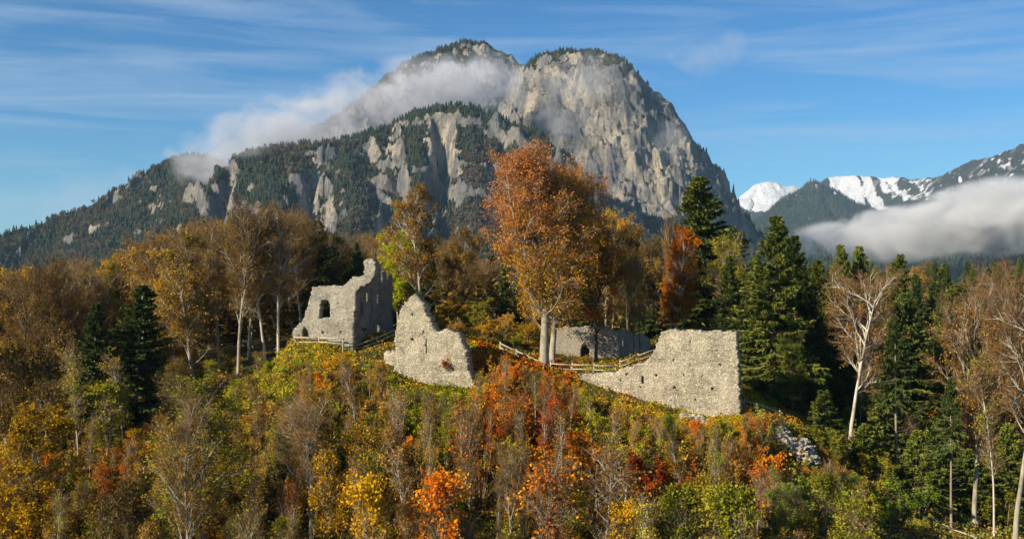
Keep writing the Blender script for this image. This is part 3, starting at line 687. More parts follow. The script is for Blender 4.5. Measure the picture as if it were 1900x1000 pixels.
plant('spruce', 1692, 134, 545, wf=1.5, var=0, name='spruce_tree', label="wide dark spruce in shade right of the bare white trunked beech")
plant('pole_spruce', 1765, 104, 700, wf=0.8, var=0, name='spruce_tree', label="thick pale dead looking spruce pole beside the lower path rail")
plant('bare', 1808, 107, 530, wf=0.8, var=1, twig=M_RTWIG, name='bare_tree', label="tall bare beech with reddish twigs behind the lower path")
plant('bare', 1882, 98, 548, wf=0.85, var=2, twig=M_RTWIG, name='bare_tree', label="forked bare beech with heavy pale trunk at the right edge")
plant('slender', 1845, 103, 640, wf=0.8, var=0, name='birch_tree', label="very thin pale stem between the two tall bare beeches")
plant('pole_spruce', 1662, 117, 585, wf=0.85, var=1, name='spruce_tree', label="slim bare spruce pole at the top of the lower path rail")
plant('slender', 1597, 128, 640, wf=0.6, var=2, bark=M_BIRCH, name='young_tree', label="small pale trunk close right of the white trunked bare beech")
plant('slender', 1610, 131, 640, wf=0.6, var=0, bark=M_SPBARK, name='young_tree', label="small tan trunk second to the right of the white trunked beech")
plant('bare', 440, 126, 384, wf=0.85, var=1, name='bare_tree', label="tallest bare beech left of the tower ruin, trunk standing free below")
plant('bare', 492, 131, 392, wf=0.8, var=2, bark=M_BIRCH, name='bare_tree', label="bare beech with pale stem beside the ruin, left of the nearest")
plant('bare', 517, 130, 386, wf=0.8, var=0, bark=M_BIRCH, name='bare_tree', label="bare pale stemmed beech nearest the left side of the tower ruin")
plant('half', 362, 130, 432, wf=1.15, var=0, leaf='dusky', name='beech_tree', label="brown gold beech with pale lower trunk left of the tallest bare one")
plant('half', 300, 148, 440, wf=1.2, var=1, leaf='brown', name='beech_tree', label="broad brown crowned beech above the dark spruce pair")
plant('spruce', 252, 123, 530, wf=1.75, var=0, bark=M_BIRCH, name='spruce_tree', label="dense dark spruce, larger one of the pair in the left wood")
plant('spruce', 174, 119, 563, wf=1.15, var=1, name='spruce_tree', label="dark narrow spruce, smaller one of the pair in the left wood")
plant('slender', 145, 112, 620, wf=0.9, var=2, bark=M_BIRCH, name='young_tree', label="thin pale trunk left of the dark spruce pair")
plant('slender', 232, 113, 640, wf=0.9, var=1, bark=M_BIRCH, name='young_tree', label="short white stem in front of the larger dark spruce")
plant('bare', 75, 130, 490, wf=0.9, var=1, bark=M_DARKBARK, name='bare_tree', label="bare tree with forked grey limbs near the left edge")
plant('bare', 38, 118, 520, wf=0.8, var=0, bark=M_DARKBARK, name='bare_tree', label="leaning dark trunked bare tree at the far left")
plant('half', 120, 140, 505, wf=1.0, var=2, leaf='olive', name='beech_tree', label="olive brown tree behind the forked bare tree at left")
plant('half', 786, 140, 348, wf=1.0, var=0, leaf='brown', bark=M_BIRCH, name='beech_tree', label="brown beech with straight white stem rising behind the pointed wall")
plant('full', 745, 146, 430, wf=1.25, var=1, leaf='lime', name='beech_tree', label="yellow green leaved tree between tower ruin and pointed wall")
plant('half', 858, 150, 425, wf=1.0, var=1, leaf='dusky', bark=M_DARKBARK, name='beech_tree', label="dark brown tree behind the gap between pointed wall and great beech")
plant('spruce', 592, 160, 410, wf=1.3, var=2, name='pine_tree', label="dark evergreen standing behind the arched window wall")
plant('spruce', 622, 166, 440, wf=1.4, var=1, name='pine_tree', label="second dark evergreen just left of the ruin's highest tooth")
plant('half', 1165, 142, 420, wf=0.95, var=2, leaf='dusky', bark=M_DARKBARK, name='beech_tree', label="shadowy brown tree between dark trunked tree and rust tree")
plant('spruce', 1205, 152, 470, wf=1.0, var=1, name='spruce_tree', label="dark spruce left of the rust orange tree")
plant('half', 1125, 150, 395, wf=1.0, var=1, leaf='gold', name='beech_tree', label="brown crown showing right of the great beech top")
plant('half', 350, 92, 702, wf=1.35, var=0, leaf='olive', name='beech_tree', label="rounded olive yellow tree on the lower left slope")
plant('bare', 578, 90, 742, wf=1.05, var=2, bark=M_BIRCH, name='bare_tree', label="spreading bare tree with white branches low on the centre left slope")
plant('bare', 355, 87, 745, wf=0.8, var=0, name='bare_tree', label="bare grey stemmed tree in front of the rounded olive yellow one")
plant('young', 735, 96, 715, wf=0.8, var=0, bark=M_BIRCH, name='young_tree', label="slim bare feathered stem below the pointed wall")
plant('full', 55, 95, 760, wf=1.1, var=0, leaf='gold', name='beech_tree', label="orange gold tree at the lower left edge")
plant('young', 1125, 84, 830, wf=1.1, var=0, bark=M_BIRCH, name='young_tree', label="white forked sapling at the bottom below the big wall")

# --- woods
ctr = {}
def wood(n, pxr, Yr, topf, kinds, where, grp, seed, jit=25, wf=(0.85, 1.2), hmin=7):
    r = np.random.default_rng(seed); cells = []
    k = 0
    for _ in range(n * 30):
        if k >= n: break
        Y = math.sqrt(r.uniform(Yr[0] ** 2, Yr[1] ** 2)); px = r.uniform(*pxr); x = (px - 950) / F * Y
        md = 2.4 + 0.010 * Y
        if any((x - a) ** 2 + (Y - b) ** 2 < md * md for a, b in cells): continue
        top = topf(px) + r.uniform(-0.2, 1.0) * jit; z = gz(x, Y); h = (500 - top) / F * Y - z
        if h < hmin: continue
        h = min(h, 27)
        q = r.random() * sum(w for w, *_ in kinds)
        for w, kd, lf, nm, lab, tw in kinds:
            q -= w
            if q <= 0: break
        cells.append((x, Y)); k += 1
        plant(kd, px, Y, h=h, wf=r.uniform(*wf), leaf=lf, twig=tw, name=nm, label=f"{lab} {where}", group=f"{lab.split(' ')[-1]}s {grp}", cat='tree')
def lin(*pts):
    a, b = zip(*pts); return lambda p: float(np.interp(p, a, b))
plant('full', 322, 136, 500, wf=1.1, var=1, leaf='gold', name='beech_tree', label="lower golden orange tree right of the larger dark spruce")
wood(68, (-60, 570), (130, 215), lin((0, 500), (200, 505), (260, 455), (400, 405), (560, 392), (600, 420)),
     [(5, 'bare', 'brown', 'bare_tree', "brown twigged bare tree", None), (3, 'half', 'dusky', 'beech_tree', "dull brown leaved beech", None),
      (1.6, 'half', 'gold', 'beech_tree', "golden brown leaved beech", None), (0.7, 'full', 'olive', 'beech_tree', "olive green leaved beech", None)],
     "in the wood left of the tower ruin", "in the wood left of the tower ruin", 1001)
wood(26, (-60, 900), (225, 420), lin((0, 500), (240, 470), (330, 430), (560, 425), (700, 430), (900, 440)),
     [(4, 'bare', 'brown', 'bare_tree', "pale brown bare tree", None), (2, 'half', 'brown', 'beech_tree', "brown leaved beech", None)],
     "far back behind the left wood", "far back behind the left wood", 1002)
wood(34, (560, 1260), (148, 215), lin((560, 440), (700, 430), (850, 470), (1000, 480), (1100, 430), (1260, 450)),
     [(3, 'half', 'dusky', 'beech_tree', "brown leaved beech", None), (2, 'bare', 'brown', 'bare_tree', "brown twigged bare tree", M_RTWIG), (1.2, 'spruce', 'spruce', 'spruce_tree', "dark spruce", None)],
     "in the wood behind the ruined walls", "in the wood behind the ruined walls", 1003)
wood(64, (1260, 1960), (128, 215), lin((1260, 470), (1400, 480), (1500, 490), (1560, 490), (1700, 505), (1960, 505)),
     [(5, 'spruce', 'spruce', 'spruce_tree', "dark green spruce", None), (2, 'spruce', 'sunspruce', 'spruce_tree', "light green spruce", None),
      (0.3, 'bare', 'brown', 'bare_tree', "reddish bare tree", M_RTWIG)],
     "in the wood right of the big wall", "in the wood right of the big wall", 1004, jit=55)
wood(95, (1380, 2000), (225, 620), lin((1380, 500), (1500, 490), (1700, 488), (1900, 478), (2000, 474)),
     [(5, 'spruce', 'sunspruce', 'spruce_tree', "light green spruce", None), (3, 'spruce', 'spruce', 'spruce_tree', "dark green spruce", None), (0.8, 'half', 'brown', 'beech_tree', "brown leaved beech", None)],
     "in the distant forest behind the right wood", "in the distant forest behind the right wood", 1005, jit=16)
# under the trees of the woods
wood(26, (-40, 560), (112, 134), lin((0, 640), (150, 660), (400, 660), (560, 640)),
     [(3, 'young', 'dusky', 'young_tree', "brown leaved sapling", None), (2, 'young', 'olive', 'young_tree', "olive leaved sapling", None), (1.5, 'young', 'gold', 'young_tree', "golden leaved sapling", None)],
     "under the trees of the left wood", "under the trees of the left wood", 1006, jit=60, hmin=3)
wood(34, (1480, 1960), (121, 150), lin((1480, 720), (1600, 720), (1960, 740)),
     [(3, 'small_spruce', 'sunspruce', 'spruce_tree', "young green spruce", None), (2, 'young', 'green', 'young_tree', "green leaved sapling", None), (1, 'young', 'rust', 'young_tree', "rusty leaved sapling", None)],
     "under the trees of the right wood", "under the trees of the right wood", 1007, jit=90, hmin=3, wf=(1.0, 1.5))

# distant brushwood between the woods: one mass
bx, by = np.meshgrid(np.linspace(-0.62, 0.62, 300), np.linspace(150, 620, 200)); BX = bx * by; BZ = ground(BX, by)
M_BRUSH = LEAF['dusky']
wood_mass("distant_brushwood", BX, by, BZ, by * ((bx < 0.16) | (by > 215)), 2900, 6.5, [fine_proto(r0) for _ in range(3)], M_BRUSH, 4001, 1.6, "brown brushwood filling the valley floor behind the nearer woods", "brushwood")
bx, by = np.meshgrid(np.linspace(-0.62, 0.62, 300), np.linspace(620, 1500, 200)); BX = bx * by; BZ = ground(BX, by)
wood_mass("valley_forest", BX, by, BZ, by, 7000, 15, CON + BRD, M_FARCON, 4002, 1.0, "dark forest covering the valley floor before the mountain foot", "forest")
plant('spruce', 1418, 127, 600, wf=1.5, var=1, name='spruce_tree', label="low dark evergreen filling the black hollow right of the wall")
plant('spruce', 1455, 124, 640, wf=1.6, var=0, name='spruce_tree', label="drooping dark evergreen at the end of the short fence")

for i_, (px_, Y_, h_, k_) in enumerate([(1530, 112, 4.5, 0), (1545, 108, 3.5, 1), (1605, 112, 4.0, 0), (1630, 109, 3.2, 1), (1625, 116, 5.0, 0), (1700, 112, 5.5, 0), (1690, 105, 3.2, 1), (1722, 109, 4.4, 0), (1735, 118, 6.0, 0),
        (1790, 112, 5.0, 0), (1830, 112, 5.5, 0), (1860, 108, 4.0, 1), (1905, 108, 5.5, 0), (1640, 122, 6.0, 0), (1560, 103, 2.6, 1), (1600, 103, 2.6, 1), (1650, 100, 2.4, 1), (1700, 99, 2.0, 1), (1540, 99, 3.2, 1), (1590, 97, 3.0, 1)]):
    if k_ == 0: plant('small_spruce', px_, Y_, h=h_ * 1.25, wf=1.6, leaf='sunspruce', name='spruce_tree', label="young spruce among the pale trunks on the right slope", group="young spruces among the trunks on the right slope")
    else: plant('shrub', px_, Y_, h=h_, wf=1.2, leaf=('green', 'olive')[i_ % 2], name='bush', cat='shrub', label=("green", "olive")[i_ % 2] + " bush near the pale trunks on the lower right slope", group=("green", "olive")[i_ % 2] + " bushes near the pale trunks on the lower right slope")
plant('half', 1545, 109, 800, wf=1.2, var=0, leaf='green', bark=M_DARKBARK, name='yew_tree', label="dark green bushy tree below the white trunked bare beech")
plant('half', 1455, 91, 900, wf=1.3, var=1, leaf='green', name='young_tree', label="bright green bushy tree at the bottom, left of the dark right slope")

for px_, Y_, l_ in ((1176, 126.5, "left"), (1187, 126.2, "right")):
    plant('slender', px_, Y_, h=13, wf=0.8, bark=M_DARKBARK, leaf='dusky', name='young_tree', label=f"thin dark trunk before the arched wall, {l_} of the two above the fence")
for i_, (px_, Y_, h_) in enumerate([(820, 134, 1.6), (850, 131, 1.9), (880, 137, 1.7), (905, 132, 1.6), (930, 136, 2.1), (955, 130, 1.5), (975, 134, 2.2), (1040, 132, 1.2), (895, 142, 2.4), (835, 142, 2.2)]):
    plant('shrub', px_, Y_, h=h_, wf=1.5, leaf=('gold', 'brown', 'olive')[i_ % 3], name='bush', cat='shrub', label=("golden", "brown", "olive")[i_ % 3] + " bush in the grass on the hilltop behind the fence", group=("golden", "brown", "olive")[i_ % 3] + " bushes in the grass on the hilltop")

# ------------------------------------------------------------------ thickets on the castle slope
edge = lin((-50, 720), (100, 760), (300, 770), (420, 725), (470, 690), (520, 645), (545, 640), (660, 665), (700, 668), (728, 705), (800, 728), (884, 735), (893, 655), (930, 655), (1000, 688), (1040, 698),
           (1060, 712), (1130, 752), (1190, 764), (1260, 782), (1310, 786), (1372, 780), (1395, 762), (1450, 772), (1500, 800), (1560, 870), (1620, 900), (1700, 950))
def zone(px, py, r):
    """which colours grow where on the slope"""
    if 870 < px < 1090 and py < 900: w = dict(rust=5, red=2.5, gold=2, brown=1, lime=.6)
    elif 640 < px < 720 and py < 820: w = dict(rust=2, brown=3, olive=2, gold=1)
    elif 720 < px < 890 and py < 830: w = dict(lime=4, olive=2, brown=1)
    elif 430 < px < 545 and py < 740: w = dict(lime=4, olive=3, green=1)
    elif px < 260: w = dict(gold=3, dusky=3, rust=1, olive=1.5, brown=1)
    elif px < 720: w = dict(brown=2.4, dusky=3.4, olive=1.8, gold=1.6, lime=.4, rust=1.2)
    elif px < 1000: w = dict(dusky=2, gold=2.2, rust=3, brown=1, olive=1, yellow=.6, lime=.6)
    elif px < 1160: w = dict(lime=2.5, yellow=2, gold=1.5, green=1.2, brown=1, rust=1)
    elif px < 1400: w = dict(olive=3, brown=2, gold=2.2, lime=1.1, red=.6, yellow=.8, rust=.8, green=.6)
    else: w = dict(green=2.2, olive=1.5, brown=2, rust=1.2, red=.4)
    k = list(w); p = np.array([w[q] for q in k]); return k[r.choice(len(k), p=p / p.sum())]
CN = dict(rust="rusty orange", red="dark red", gold="golden orange", brown="pale brown", lime="yellow green", olive="olive green", green="fresh green", dusky="dull brown", yellow="bright yellow")
def side(px):
    return ("below the tower ruin" if px < 700 else "below the pointed wall") if 420 < px < 900 else ("on the lower left slope" if px <= 420 else ("below the great beech pair" if px < 1060 else "below the big square wall" if px < 1400 else "right of the big square wall"))
def thicket(n, kinds, Yr, hf, seed, word, name, mdk=0.9, cat='shrub', pxr=(-60, 1600)):
    r = np.random.default_rng(seed); cells = []; k = 0
    for _ in range(n * 40):
        if k >= n: break
        Y = r.uniform(*Yr); px = r.uniform(*pxr); x = (px - 950) / F * Y; z = gz(x, Y); py = 500 - z / Y * F
        e = edge(px) if not (1428 < px < 1520 and Y < 109) else 868; h = hf(Y, r) * r.uniform(0.55, 1.4)
        hm = (z - (500 - e) / F * Y) * -1            # room up to the foot of the walls
        if py < e + 4: continue
        if 722 < px < 888 and Y > float(np.interp(px, [730, 880], [115.5, 112.5])) - 0.7: continue
        h = min(h, max(hm, 0.5) * 1.08)
        if word == 'sapling' and h > 5 and kinds[-1] == 'twiggy': kk_ = ['young']
        else: kk_ = kinds
        if h < 0.45: continue
        md = mdk * (0.45 + 0.22 * h)
        if any((x - a) ** 2 + (Y - b) ** 2 < md * md for a, b in cells): continue
        cells.append((x, Y)); k += 1; c_ = zone(px, py - h * 9, r)
        kd = kk_[r.integers(len(kk_))]
        plant(kd, px, Y, h=h, wf=r.uniform(0.9, 1.45) if h < 3 else r.uniform(0.6, 1.05), leaf=c_, name=name, cat=cat,
              label=f"{CN[c_]} {word} {side(px)}", group=f"{CN[c_]} {word}s {side(px)}", sink=0.1)
thicket(290, ['shrub', 'shrub', 'shrub', 'twiggy'], (88, 126), lambda Y, r: 1.6 + max(0, 118 - Y) * 0.09, 2001, "bush", "bush")
thicket(170, ['young', 'young', 'twiggy'], (80, 112), lambda Y, r: 3.5 + max(0, 112 - Y) * 0.18, 2002, "sapling", "young_tree", 1.1, 'young tree')
thicket(110, ['slender'], (80, 110), lambda Y, r: 5.5 + max(0, 112 - Y) * 0.16, 2003, "thin stemmed tree", "birch_tree", 1.3, 'young tree')

# --- low undergrowth and fallen leaves: nobody could count it
def undergrowth(name, n, pxr, Yr, hmax, size, mats, seed, label):
    r = np.random.default_rng(seed)
    Y = np.sqrt(r.uniform(Yr[0] ** 2, Yr[1] ** 2, n)); px = r.uniform(*pxr, n); x = (px - 950) / F * Y
    z = ground(x, Y); cl = noise(x / 1.5, Y / 1.5, 0, seed); hh = hmax * np.clip(0.35 + cl, 0.08, 1)
    py = 500 - z / Y * F
    wy_ = np.interp(px, [730, 880], [115.5, 112.5]); ok = ~((px > 722) & (px < 888) & (Y > wy_ - 0.25) & (Y < wy_ + 1.8))
    P = np.stack([x, Y, z + r.random(n) ** 1.5 * hh], 1)[ok]
    cn = noise(P[:, 0] / 3.2, P[:, 1] / 3.2, 0, seed + 3) + 0.35 * noise(P[:, 0] / 0.9, P[:, 1] / 0.9, 0, seed + 4)
    mi = np.digitize(cn + 0.12 * r.normal(size=len(P)), np.linspace(-0.55, 0.55, len(mats) + 1)[1:-1])
    mb = MB()
    for k in range(len(mats)):
        m = mi == k
        if m.any(): leaves(r, mb, P[m], size, 0.2 + 0.6 * r.random(m.sum()), k, 0.3)
    return tag(mb.build(name, [LEAF[q] for q in mats]), label, "undergrowth", None, 'stuff')
undergrowth("undergrowth", 90000, (400, 1560), (86, 128), 0.8, 0.24, ['olive', 'brown', 'gold', 'dusky', 'lime'], 3001, "low mixed undergrowth and fallen leaves on the castle slope")
undergrowth("rust_undergrowth", 42000, (880, 1075), (100, 126), 0.9, 0.24, ['brown', 'rust', 'red', 'rust', 'gold'], 3002, "rust red and orange undergrowth below the fence and great beeches")
undergrowth("green_undergrowth", 16000, (690, 900), (100, 115.6), 0.8, 0.22, ['olive', 'lime', 'green', 'lime'], 3003, "yellow green undergrowth along the foot of the pointed wall")
undergrowth("bank_grass", 26000, (430, 660), (112, 128), 0.6, 0.22, ['olive', 'lime', 'brown', 'lime'], 3004, "yellow green grass and weeds on the bank under the tower ruin")
undergrowth("wall_foot_undergrowth", 26000, (1050, 1420), (104, 114.5), 0.9, 0.20, ['olive', 'gold', 'lime', 'brown', 'gold'], 3008, "golden and olive undergrowth along the foot of the big square wall")
undergrowth("hilltop_grass", 40000, (760, 1260), (122, 160), 0.7, 0.22, ['gold', 'brown', 'olive', 'gold'], 3005, "ochre grass and leaves on the hilltop behind the walls")
undergrowth("left_undergrowth", 60000, (-40, 450), (84, 150), 1.0, 0.30, ['dusky', 'brown', 'olive', 'gold', 'dusky'], 3006, "brown undergrowth on the floor of the left wood")
undergrowth("right_undergrowth", 50000, (1480, 1960), (94, 160), 0.9, 0.26, ['dusky', 'green', 'spruce', 'dusky', 'spruce', 'brown'], 3007, "dark undergrowth and rusty leaves on the floor of the right wood")

# ------------------------------------------------------------------ ruined walls
def mat_masonry(name, base, dark, light, s=3.2, plaster=0.0):
    t = NT(name); p = t.coord('Object')
    w = t.n.new("ShaderNodeVectorMath"); w.operation = 'ADD'
    nn = t.n.new("ShaderNodeTexNoise"); t.l.new(p, nn.inputs['Vector']); nn.inputs['Scale'].default_value = 2.2
    sc3 = t.n.new("ShaderNodeVectorMath"); sc3.operation = 'SCALE'; sc3.inputs['Scale'].default_value = 0.25; t.l.new(nn.outputs['Color'], sc3.inputs[0])
    t.l.new(p, w.inputs[0]); t.l.new(sc3.outputs[0], w.inputs[1])
    q = t.map(w.outputs[0], (1, 1, 1.9))
    cellc = t.voro(q, s, 'F1', 'Color'); edge_ = t.voro(q, s, 'DISTANCE_TO_EDGE')
    sx = t.n.new("ShaderNodeSeparateColor"); t.l.new(cellc, sx.inputs[0])
    n1 = t.noise(p, 0.35, 5, 0.6); n2 = t.noise(p, 7.0, 5, 0.7); n3 = t.noise(t.map(p, (0.9, 0.9, 0.25)), 1.0, 5, 0.65)
    c = t.ramp(sx.outputs[0], [(0.0, dark), (0.35, base), (0.7, base), (1.0, light)])
    c = t.mix(t.rng(t.noise(t.map(p, (0.35, 0.35, 1.6)), 1.0, 5, 0.65), 0.46, 0.62, 0, 0.55), c, tuple(min(1, v * 1.12) for v in light))
    c = t.mix(t.rng(t.noise(t.map(p, (0.25, 0.25, 0.6)), 1.3, 5, 0.7), 0.52, 0.64, 0, 0.65), c, tuple(v * 0.55 for v in base))
    c = t.mix(t.rng(t.noise(t.map(p, (1.1, 1.1, 0.22)), 1.0, 6, 0.7), 0.55, 0.68, 0, 0.6), c, (0.13, 0.12, 0.085))
    c = t.mix(t.rng(edge_, 0.0, 0.13, 0.55, 0), c, tuple(v * 0.45 for v in base))
    c = t.mix(t.rng(n1, 0.42, 0.6, 0, 0.6), c, light)
    c = t.mix(t.rng(n3, 0.52, 0.68, 0, 0.5), c, dark)
    c = t.mix(t.rng(n2, 0.56, 0.70, 0, 0.75), c, (0.10, 0.09, 0.075))
    if plaster: c = t.mix(plaster, c, light)
    h = t.math('ADD', t.rng(edge_, 0, 0.14), t.math('MULTIPLY', n2, 0.9))
    return t.diffuse(c, 0.95, t.bump(h, 0.9, 0.10), 0.05)
M_WALL = mat_masonry("rubble_masonry", (0.45, 0.395, 0.29), (0.25, 0.215, 0.155), (0.68, 0.60, 0.44), 4.3)
M_WALLG = mat_masonry("grey_rubble_masonry", (0.38, 0.345, 0.28), (0.22, 0.20, 0.16), (0.57, 0.52, 0.42), 4.9)
M_PLASTER = mat_masonry("plastered_masonry", (0.42, 0.37, 0.29), (0.30, 0.27, 0.22), (0.48, 0.43, 0.34), 5.0, 0.35)

def inside(u, z, poly):
    c = np.zeros(u.shape, bool); n = len(poly)
    for i in range(n):
        x1, y1 = poly[i]; x2, y2 = poly[(i + 1) % n]
        if y1 == y2: continue
        m = ((y1 > z) != (y2 > z)) & (u < (x2 - x1) * (z - y1) / (y2 - y1) + x1); c ^= m
    return c
def masonry(name, A, B, outline, holes=(), pits=(), th=1.2, cell=0.13, mat=None, rough=0.20, disp=0.10, seed=0, label='', cat='wall', group=None, flip=False, relief=0.0):
    """A, B: (px, Y) of two points on the face plane; outline, holes, pits in photo pixels on that plane"""
    a = np.array([(A[0] - 950) / F * A[1], A[1]]); b = np.array([(B[0] - 950) / F * B[1], B[1]])
    d = (b - a) / np.linalg.norm(b - a); nrm2 = np.array([d[1], -d[0]])          # towards the viewer for left-to-right walls
    if flip: nrm2 = -nrm2
    def uv(p):
        k = (p[0] - 950) / F
        # a + u d = (k y, y)
        u = (k * a[1] - a[0]) / (d[0] - k * d[1]); y = a[1] + u * d[1]; return (u, (500 - p[1]) / F * y)
    O = [uv(p) for p in outline]; Hs = [[uv(p) for p in h] for h in holes]; Ps = [[uv(p) for p in h] for h in pits]
    us = np.array([o[0] for o in O]); zs = np.array([o[1] for o in O])
    U = np.arange(us.min() - .3, us.max() + .3, cell); Zv = np.arange(zs.min() - .1, zs.max() + .4, cell)
    uc, zc = np.meshgrid(U[:-1] + cell / 2, Zv[:-1] + cell / 2, indexing='ij')
    ju = uc + rough * fbm(uc / 0.5, zc / 0.5, 3, seed + 1, 0.7); jz = zc + rough * fbm(uc / 0.45, zc / 0.45, 3, seed + 9, 0.7)
    M = inside(ju, jz, O); js, jt = uc + rough * .4 * noise(uc / .4, zc / .4, 0, seed + 5), zc + rough * .4 * noise(uc / .4, zc / .4, 0, seed + 6)
    for h in Hs: M &= ~inside(js, jt, h)
    front = M.copy()
    for h in Ps: front &= ~inside(js, jt, h)
    nu, nzv = len(U), len(Zv)
    uu, zz = np.meshgrid(U, Zv, indexing='ij')
    w1 = 0.05 * noise(uu / .3, zz / .3, 0.0, seed + 2); w2 = 0.05 * noise(uu / .3, zz / .3, 0.0, seed + 3)
    f1 = disp * fbm(uu / .32, zz / .26, 3, seed + 4, .6) + relief * fbm(uu / 2.5, zz / 2.5, 3, seed + 8); b1 = disp * fbm(uu / .4, zz / .4, 3, seed + 7)
    def vert(off): return np.stack([a[0] + (uu + w1) * d[0] + nrm2[0] * off, a[1] + (uu + w1) * d[1] + nrm2[1] * off, zz + w2], -1).reshape(-1, 3)
    VF = vert(f1); VB = vert(-th + b1); N = nu * nzv
    id_ = np.arange(N).reshape(nu, nzv)
    q = lambda m: np.stack([id_[:-1, :-1][m], id_[1:, :-1][m], id_[1:, 1:][m], id_[:-1, 1:][m]], -1)
    Fs = [q(front), q(M)[:, ::-1] + N]
    mp_ = np.pad(front, 1)
    ctr_ = mp_[1:-1, 1:-1]
    for nb, e in ((mp_[:-2, 1:-1], (id_[:-1, :-1], id_[:-1, 1:])), (mp_[2:, 1:-1], (id_[1:, 1:], id_[1:, :-1])),
                  (mp_[1:-1, :-2], (id_[1:, :-1], id_[:-1, :-1])), (mp_[1:-1, 2:], (id_[:-1, 1:], id_[1:, 1:]))):
        m = ctr_ & ~nb
        Fs.append(np.stack([e[0][m], e[1][m], e[1][m] + N, e[0][m] + N], -1))
    Vt = np.concatenate([VF, VB]); Fa = np.concatenate(Fs)
    used = np.unique(Fa); rm = np.full(len(Vt), -1); rm[used] = np.arange(len(used))
    V0 = Vt[used]; org = V0.mean(0); org[2] = V0[:, 2].min()
    mb = MB(); mb.add(V0 - org, rm[Fa])
    o = mb.build(name, mat or M_WALL); o.location = org
    return tag(o, label, cat, group)
def rect(x0, y0, x1, y1): return [(x0, y0), (x1, y0), (x1, y1), (x0, y1)]
def pit(x, y, s=1.7): return rect(x - s, y - s * 1.1, x + s, y + s * 1.1)

big_wall = masonry("castle_wall", (1060, 118), (1372, 112),
    [(1050, 730), (1052, 697), (1095, 694), (1140, 691), (1160, 683), (1190, 675), (1208, 662), (1216, 645), (1222, 630), (1229, 616), (1240, 613), (1252, 609), (1262, 614), (1280, 612), (1297, 614), (1312, 618), (1328, 613),
     (1345, 616), (1366, 615), (1368, 650), (1371, 700), (1374, 800), (1250, 800), (1130, 770)],
    pits=[pit(*p) for p in [(1281, 634), (1275, 650), (1329, 650), (1336, 677), (1250, 668), (1280, 678), (1216, 696), (1268, 696), (1303, 697), (1338, 694), (1252, 718), (1322, 720), (1162, 694), (1188, 718), (1245, 742), (1291, 741), (1150, 705)]]
    + [rect(1191, 698, 1194.5, 711)], th=1.7, seed=10, rough=0.30, label="broad square ended rubble wall with a sloping left shoulder, right of the great beeches", relief=0.12)
mid_wall = masonry("castle_wall", (730, 115.5), (880, 112.5),
    [(726, 740), (731, 690), (733, 655), (733, 630), (736, 605), (739, 585), (746, 568), (756, 559), (762, 551), (769, 547), (775, 554), (783, 560), (788, 569), (790, 584), (796, 590), (800, 601), (808, 614), (816, 615), (826, 610),
     (842, 616), (852, 622), (857, 636), (864, 650), (865, 665), (870, 690), (882, 718), (884, 760), (800, 750)],
    pits=[pit(765, 583, 1.8), pit(785, 616, 2.0), pit(764, 629, 2.0), pit(750, 656, 1.7)] + [[(789.5, 628), (792, 628), (793, 645), (792.5, 658), (790, 657)]],
    th=1.5, seed=30, mat=M_WALL, label="pointed shark fin shaped rubble wall in the middle of the slope", relief=0.25, disp=0.10)
low_stub = masonry("castle_wall", (712, 117.5), (736, 116.6), [(711, 690), (713, 655), (718, 650), (724, 655), (729, 649), (736, 655), (737, 700)], th=0.8, seed=35, disp=0.1,
    label="low crumbling stone stub leaning on the left foot of the pointed wall")
tower_front = masonry("tower_wall", (545, 123.2), (657, 120.5),
    [(540, 655), (542, 629), (543, 612), (553, 603), (562, 594), (567, 578), (572, 560), (577, 545), (580, 533), (590, 531), (604, 532), (618, 530), (632, 531), (643, 529), (648, 520), (655, 513), (664, 513), (673, 511), (675, 511), (676, 498),
     (675, 486), (680, 481), (690, 480), (696, 487), (696, 505), (692, 518), (686, 524), (678, 529), (668, 531), (662, 540), (660, 556), (658, 580), (656, 610), (655, 680), (636, 680), (634, 655)],
    holes=[[(592, 590), (593, 565), (596, 558), (603, 556), (610, 558), (613, 565), (613, 590)], [(560, 628), (561, 614), (565, 605), (570, 612), (573, 622), (573, 628)]],
    pits=[pit(626, 564, 1.6), pit(600, 616, 2.2), pit(632, 617, 1.8), pit(608, 618, 1.4)], th=0.9, seed=50, mat=M_WALLG, relief=0.2,
    label="sunlit tower ruin wall with one arched window and a jagged high tooth")
tower_side = masonry("tower_wall", (660, 121.2), (727, 138.5),
    [(656, 680), (657, 610), (659, 560), (664, 540), (670, 530), (680, 528), (687, 519), (690, 498), (694, 489), (696, 492), (697, 520), (700, 521), (700.5, 494), (706, 491), (707.5, 524), (710.5, 526), (711, 505), (716, 505), (717.5, 519),
     (721, 522), (722, 511), (727, 509), (728, 514), (728, 650)],
    holes=[rect(668, 559, 674, 588), rect(679.5, 540, 684, 560), rect(699.5, 543, 703.5, 563), [(671, 609), (682, 609), (681, 628), (675, 626)], [(699.5, 602), (706, 601), (706, 622), (700, 623)]],
    th=0.5, seed=70, mat=M_WALLG, rough=0.25, label="shadowed tower ruin wall with slit openings and toothed top, set back to the right")
tower_end = masonry("tower_wall", (712, 137.2), (728, 137.6), [(716, 640), (717, 522), (721, 516), (725, 514), (728, 518), (728, 640)], th=0.6, seed=75, mat=M_WALLG,
    label="narrow far end wall closing the tower ruin at its right back corner")
arch_wall = masonry("castle_wall", (1028, 131), (1205, 129),
    [(1026, 700), (1027, 620), (1034, 611), (1050, 605), (1075, 608), (1092, 604), (1105, 611), (1125, 606), (1140, 613), (1160, 612), (1172, 619), (1190, 620), (1203, 628), (1216, 700)],
    holes=[[(1078, 662), (1078, 648), (1081, 640), (1085, 636), (1089, 640), (1093, 648), (1093, 662)]], pits=[pit(1130, 633, 1.6)], th=1.3, seed=90, mat=M_PLASTER, disp=0.03, rough=0.1,
    label="plastered wall with a pointed arch doorway behind the two great beeches")
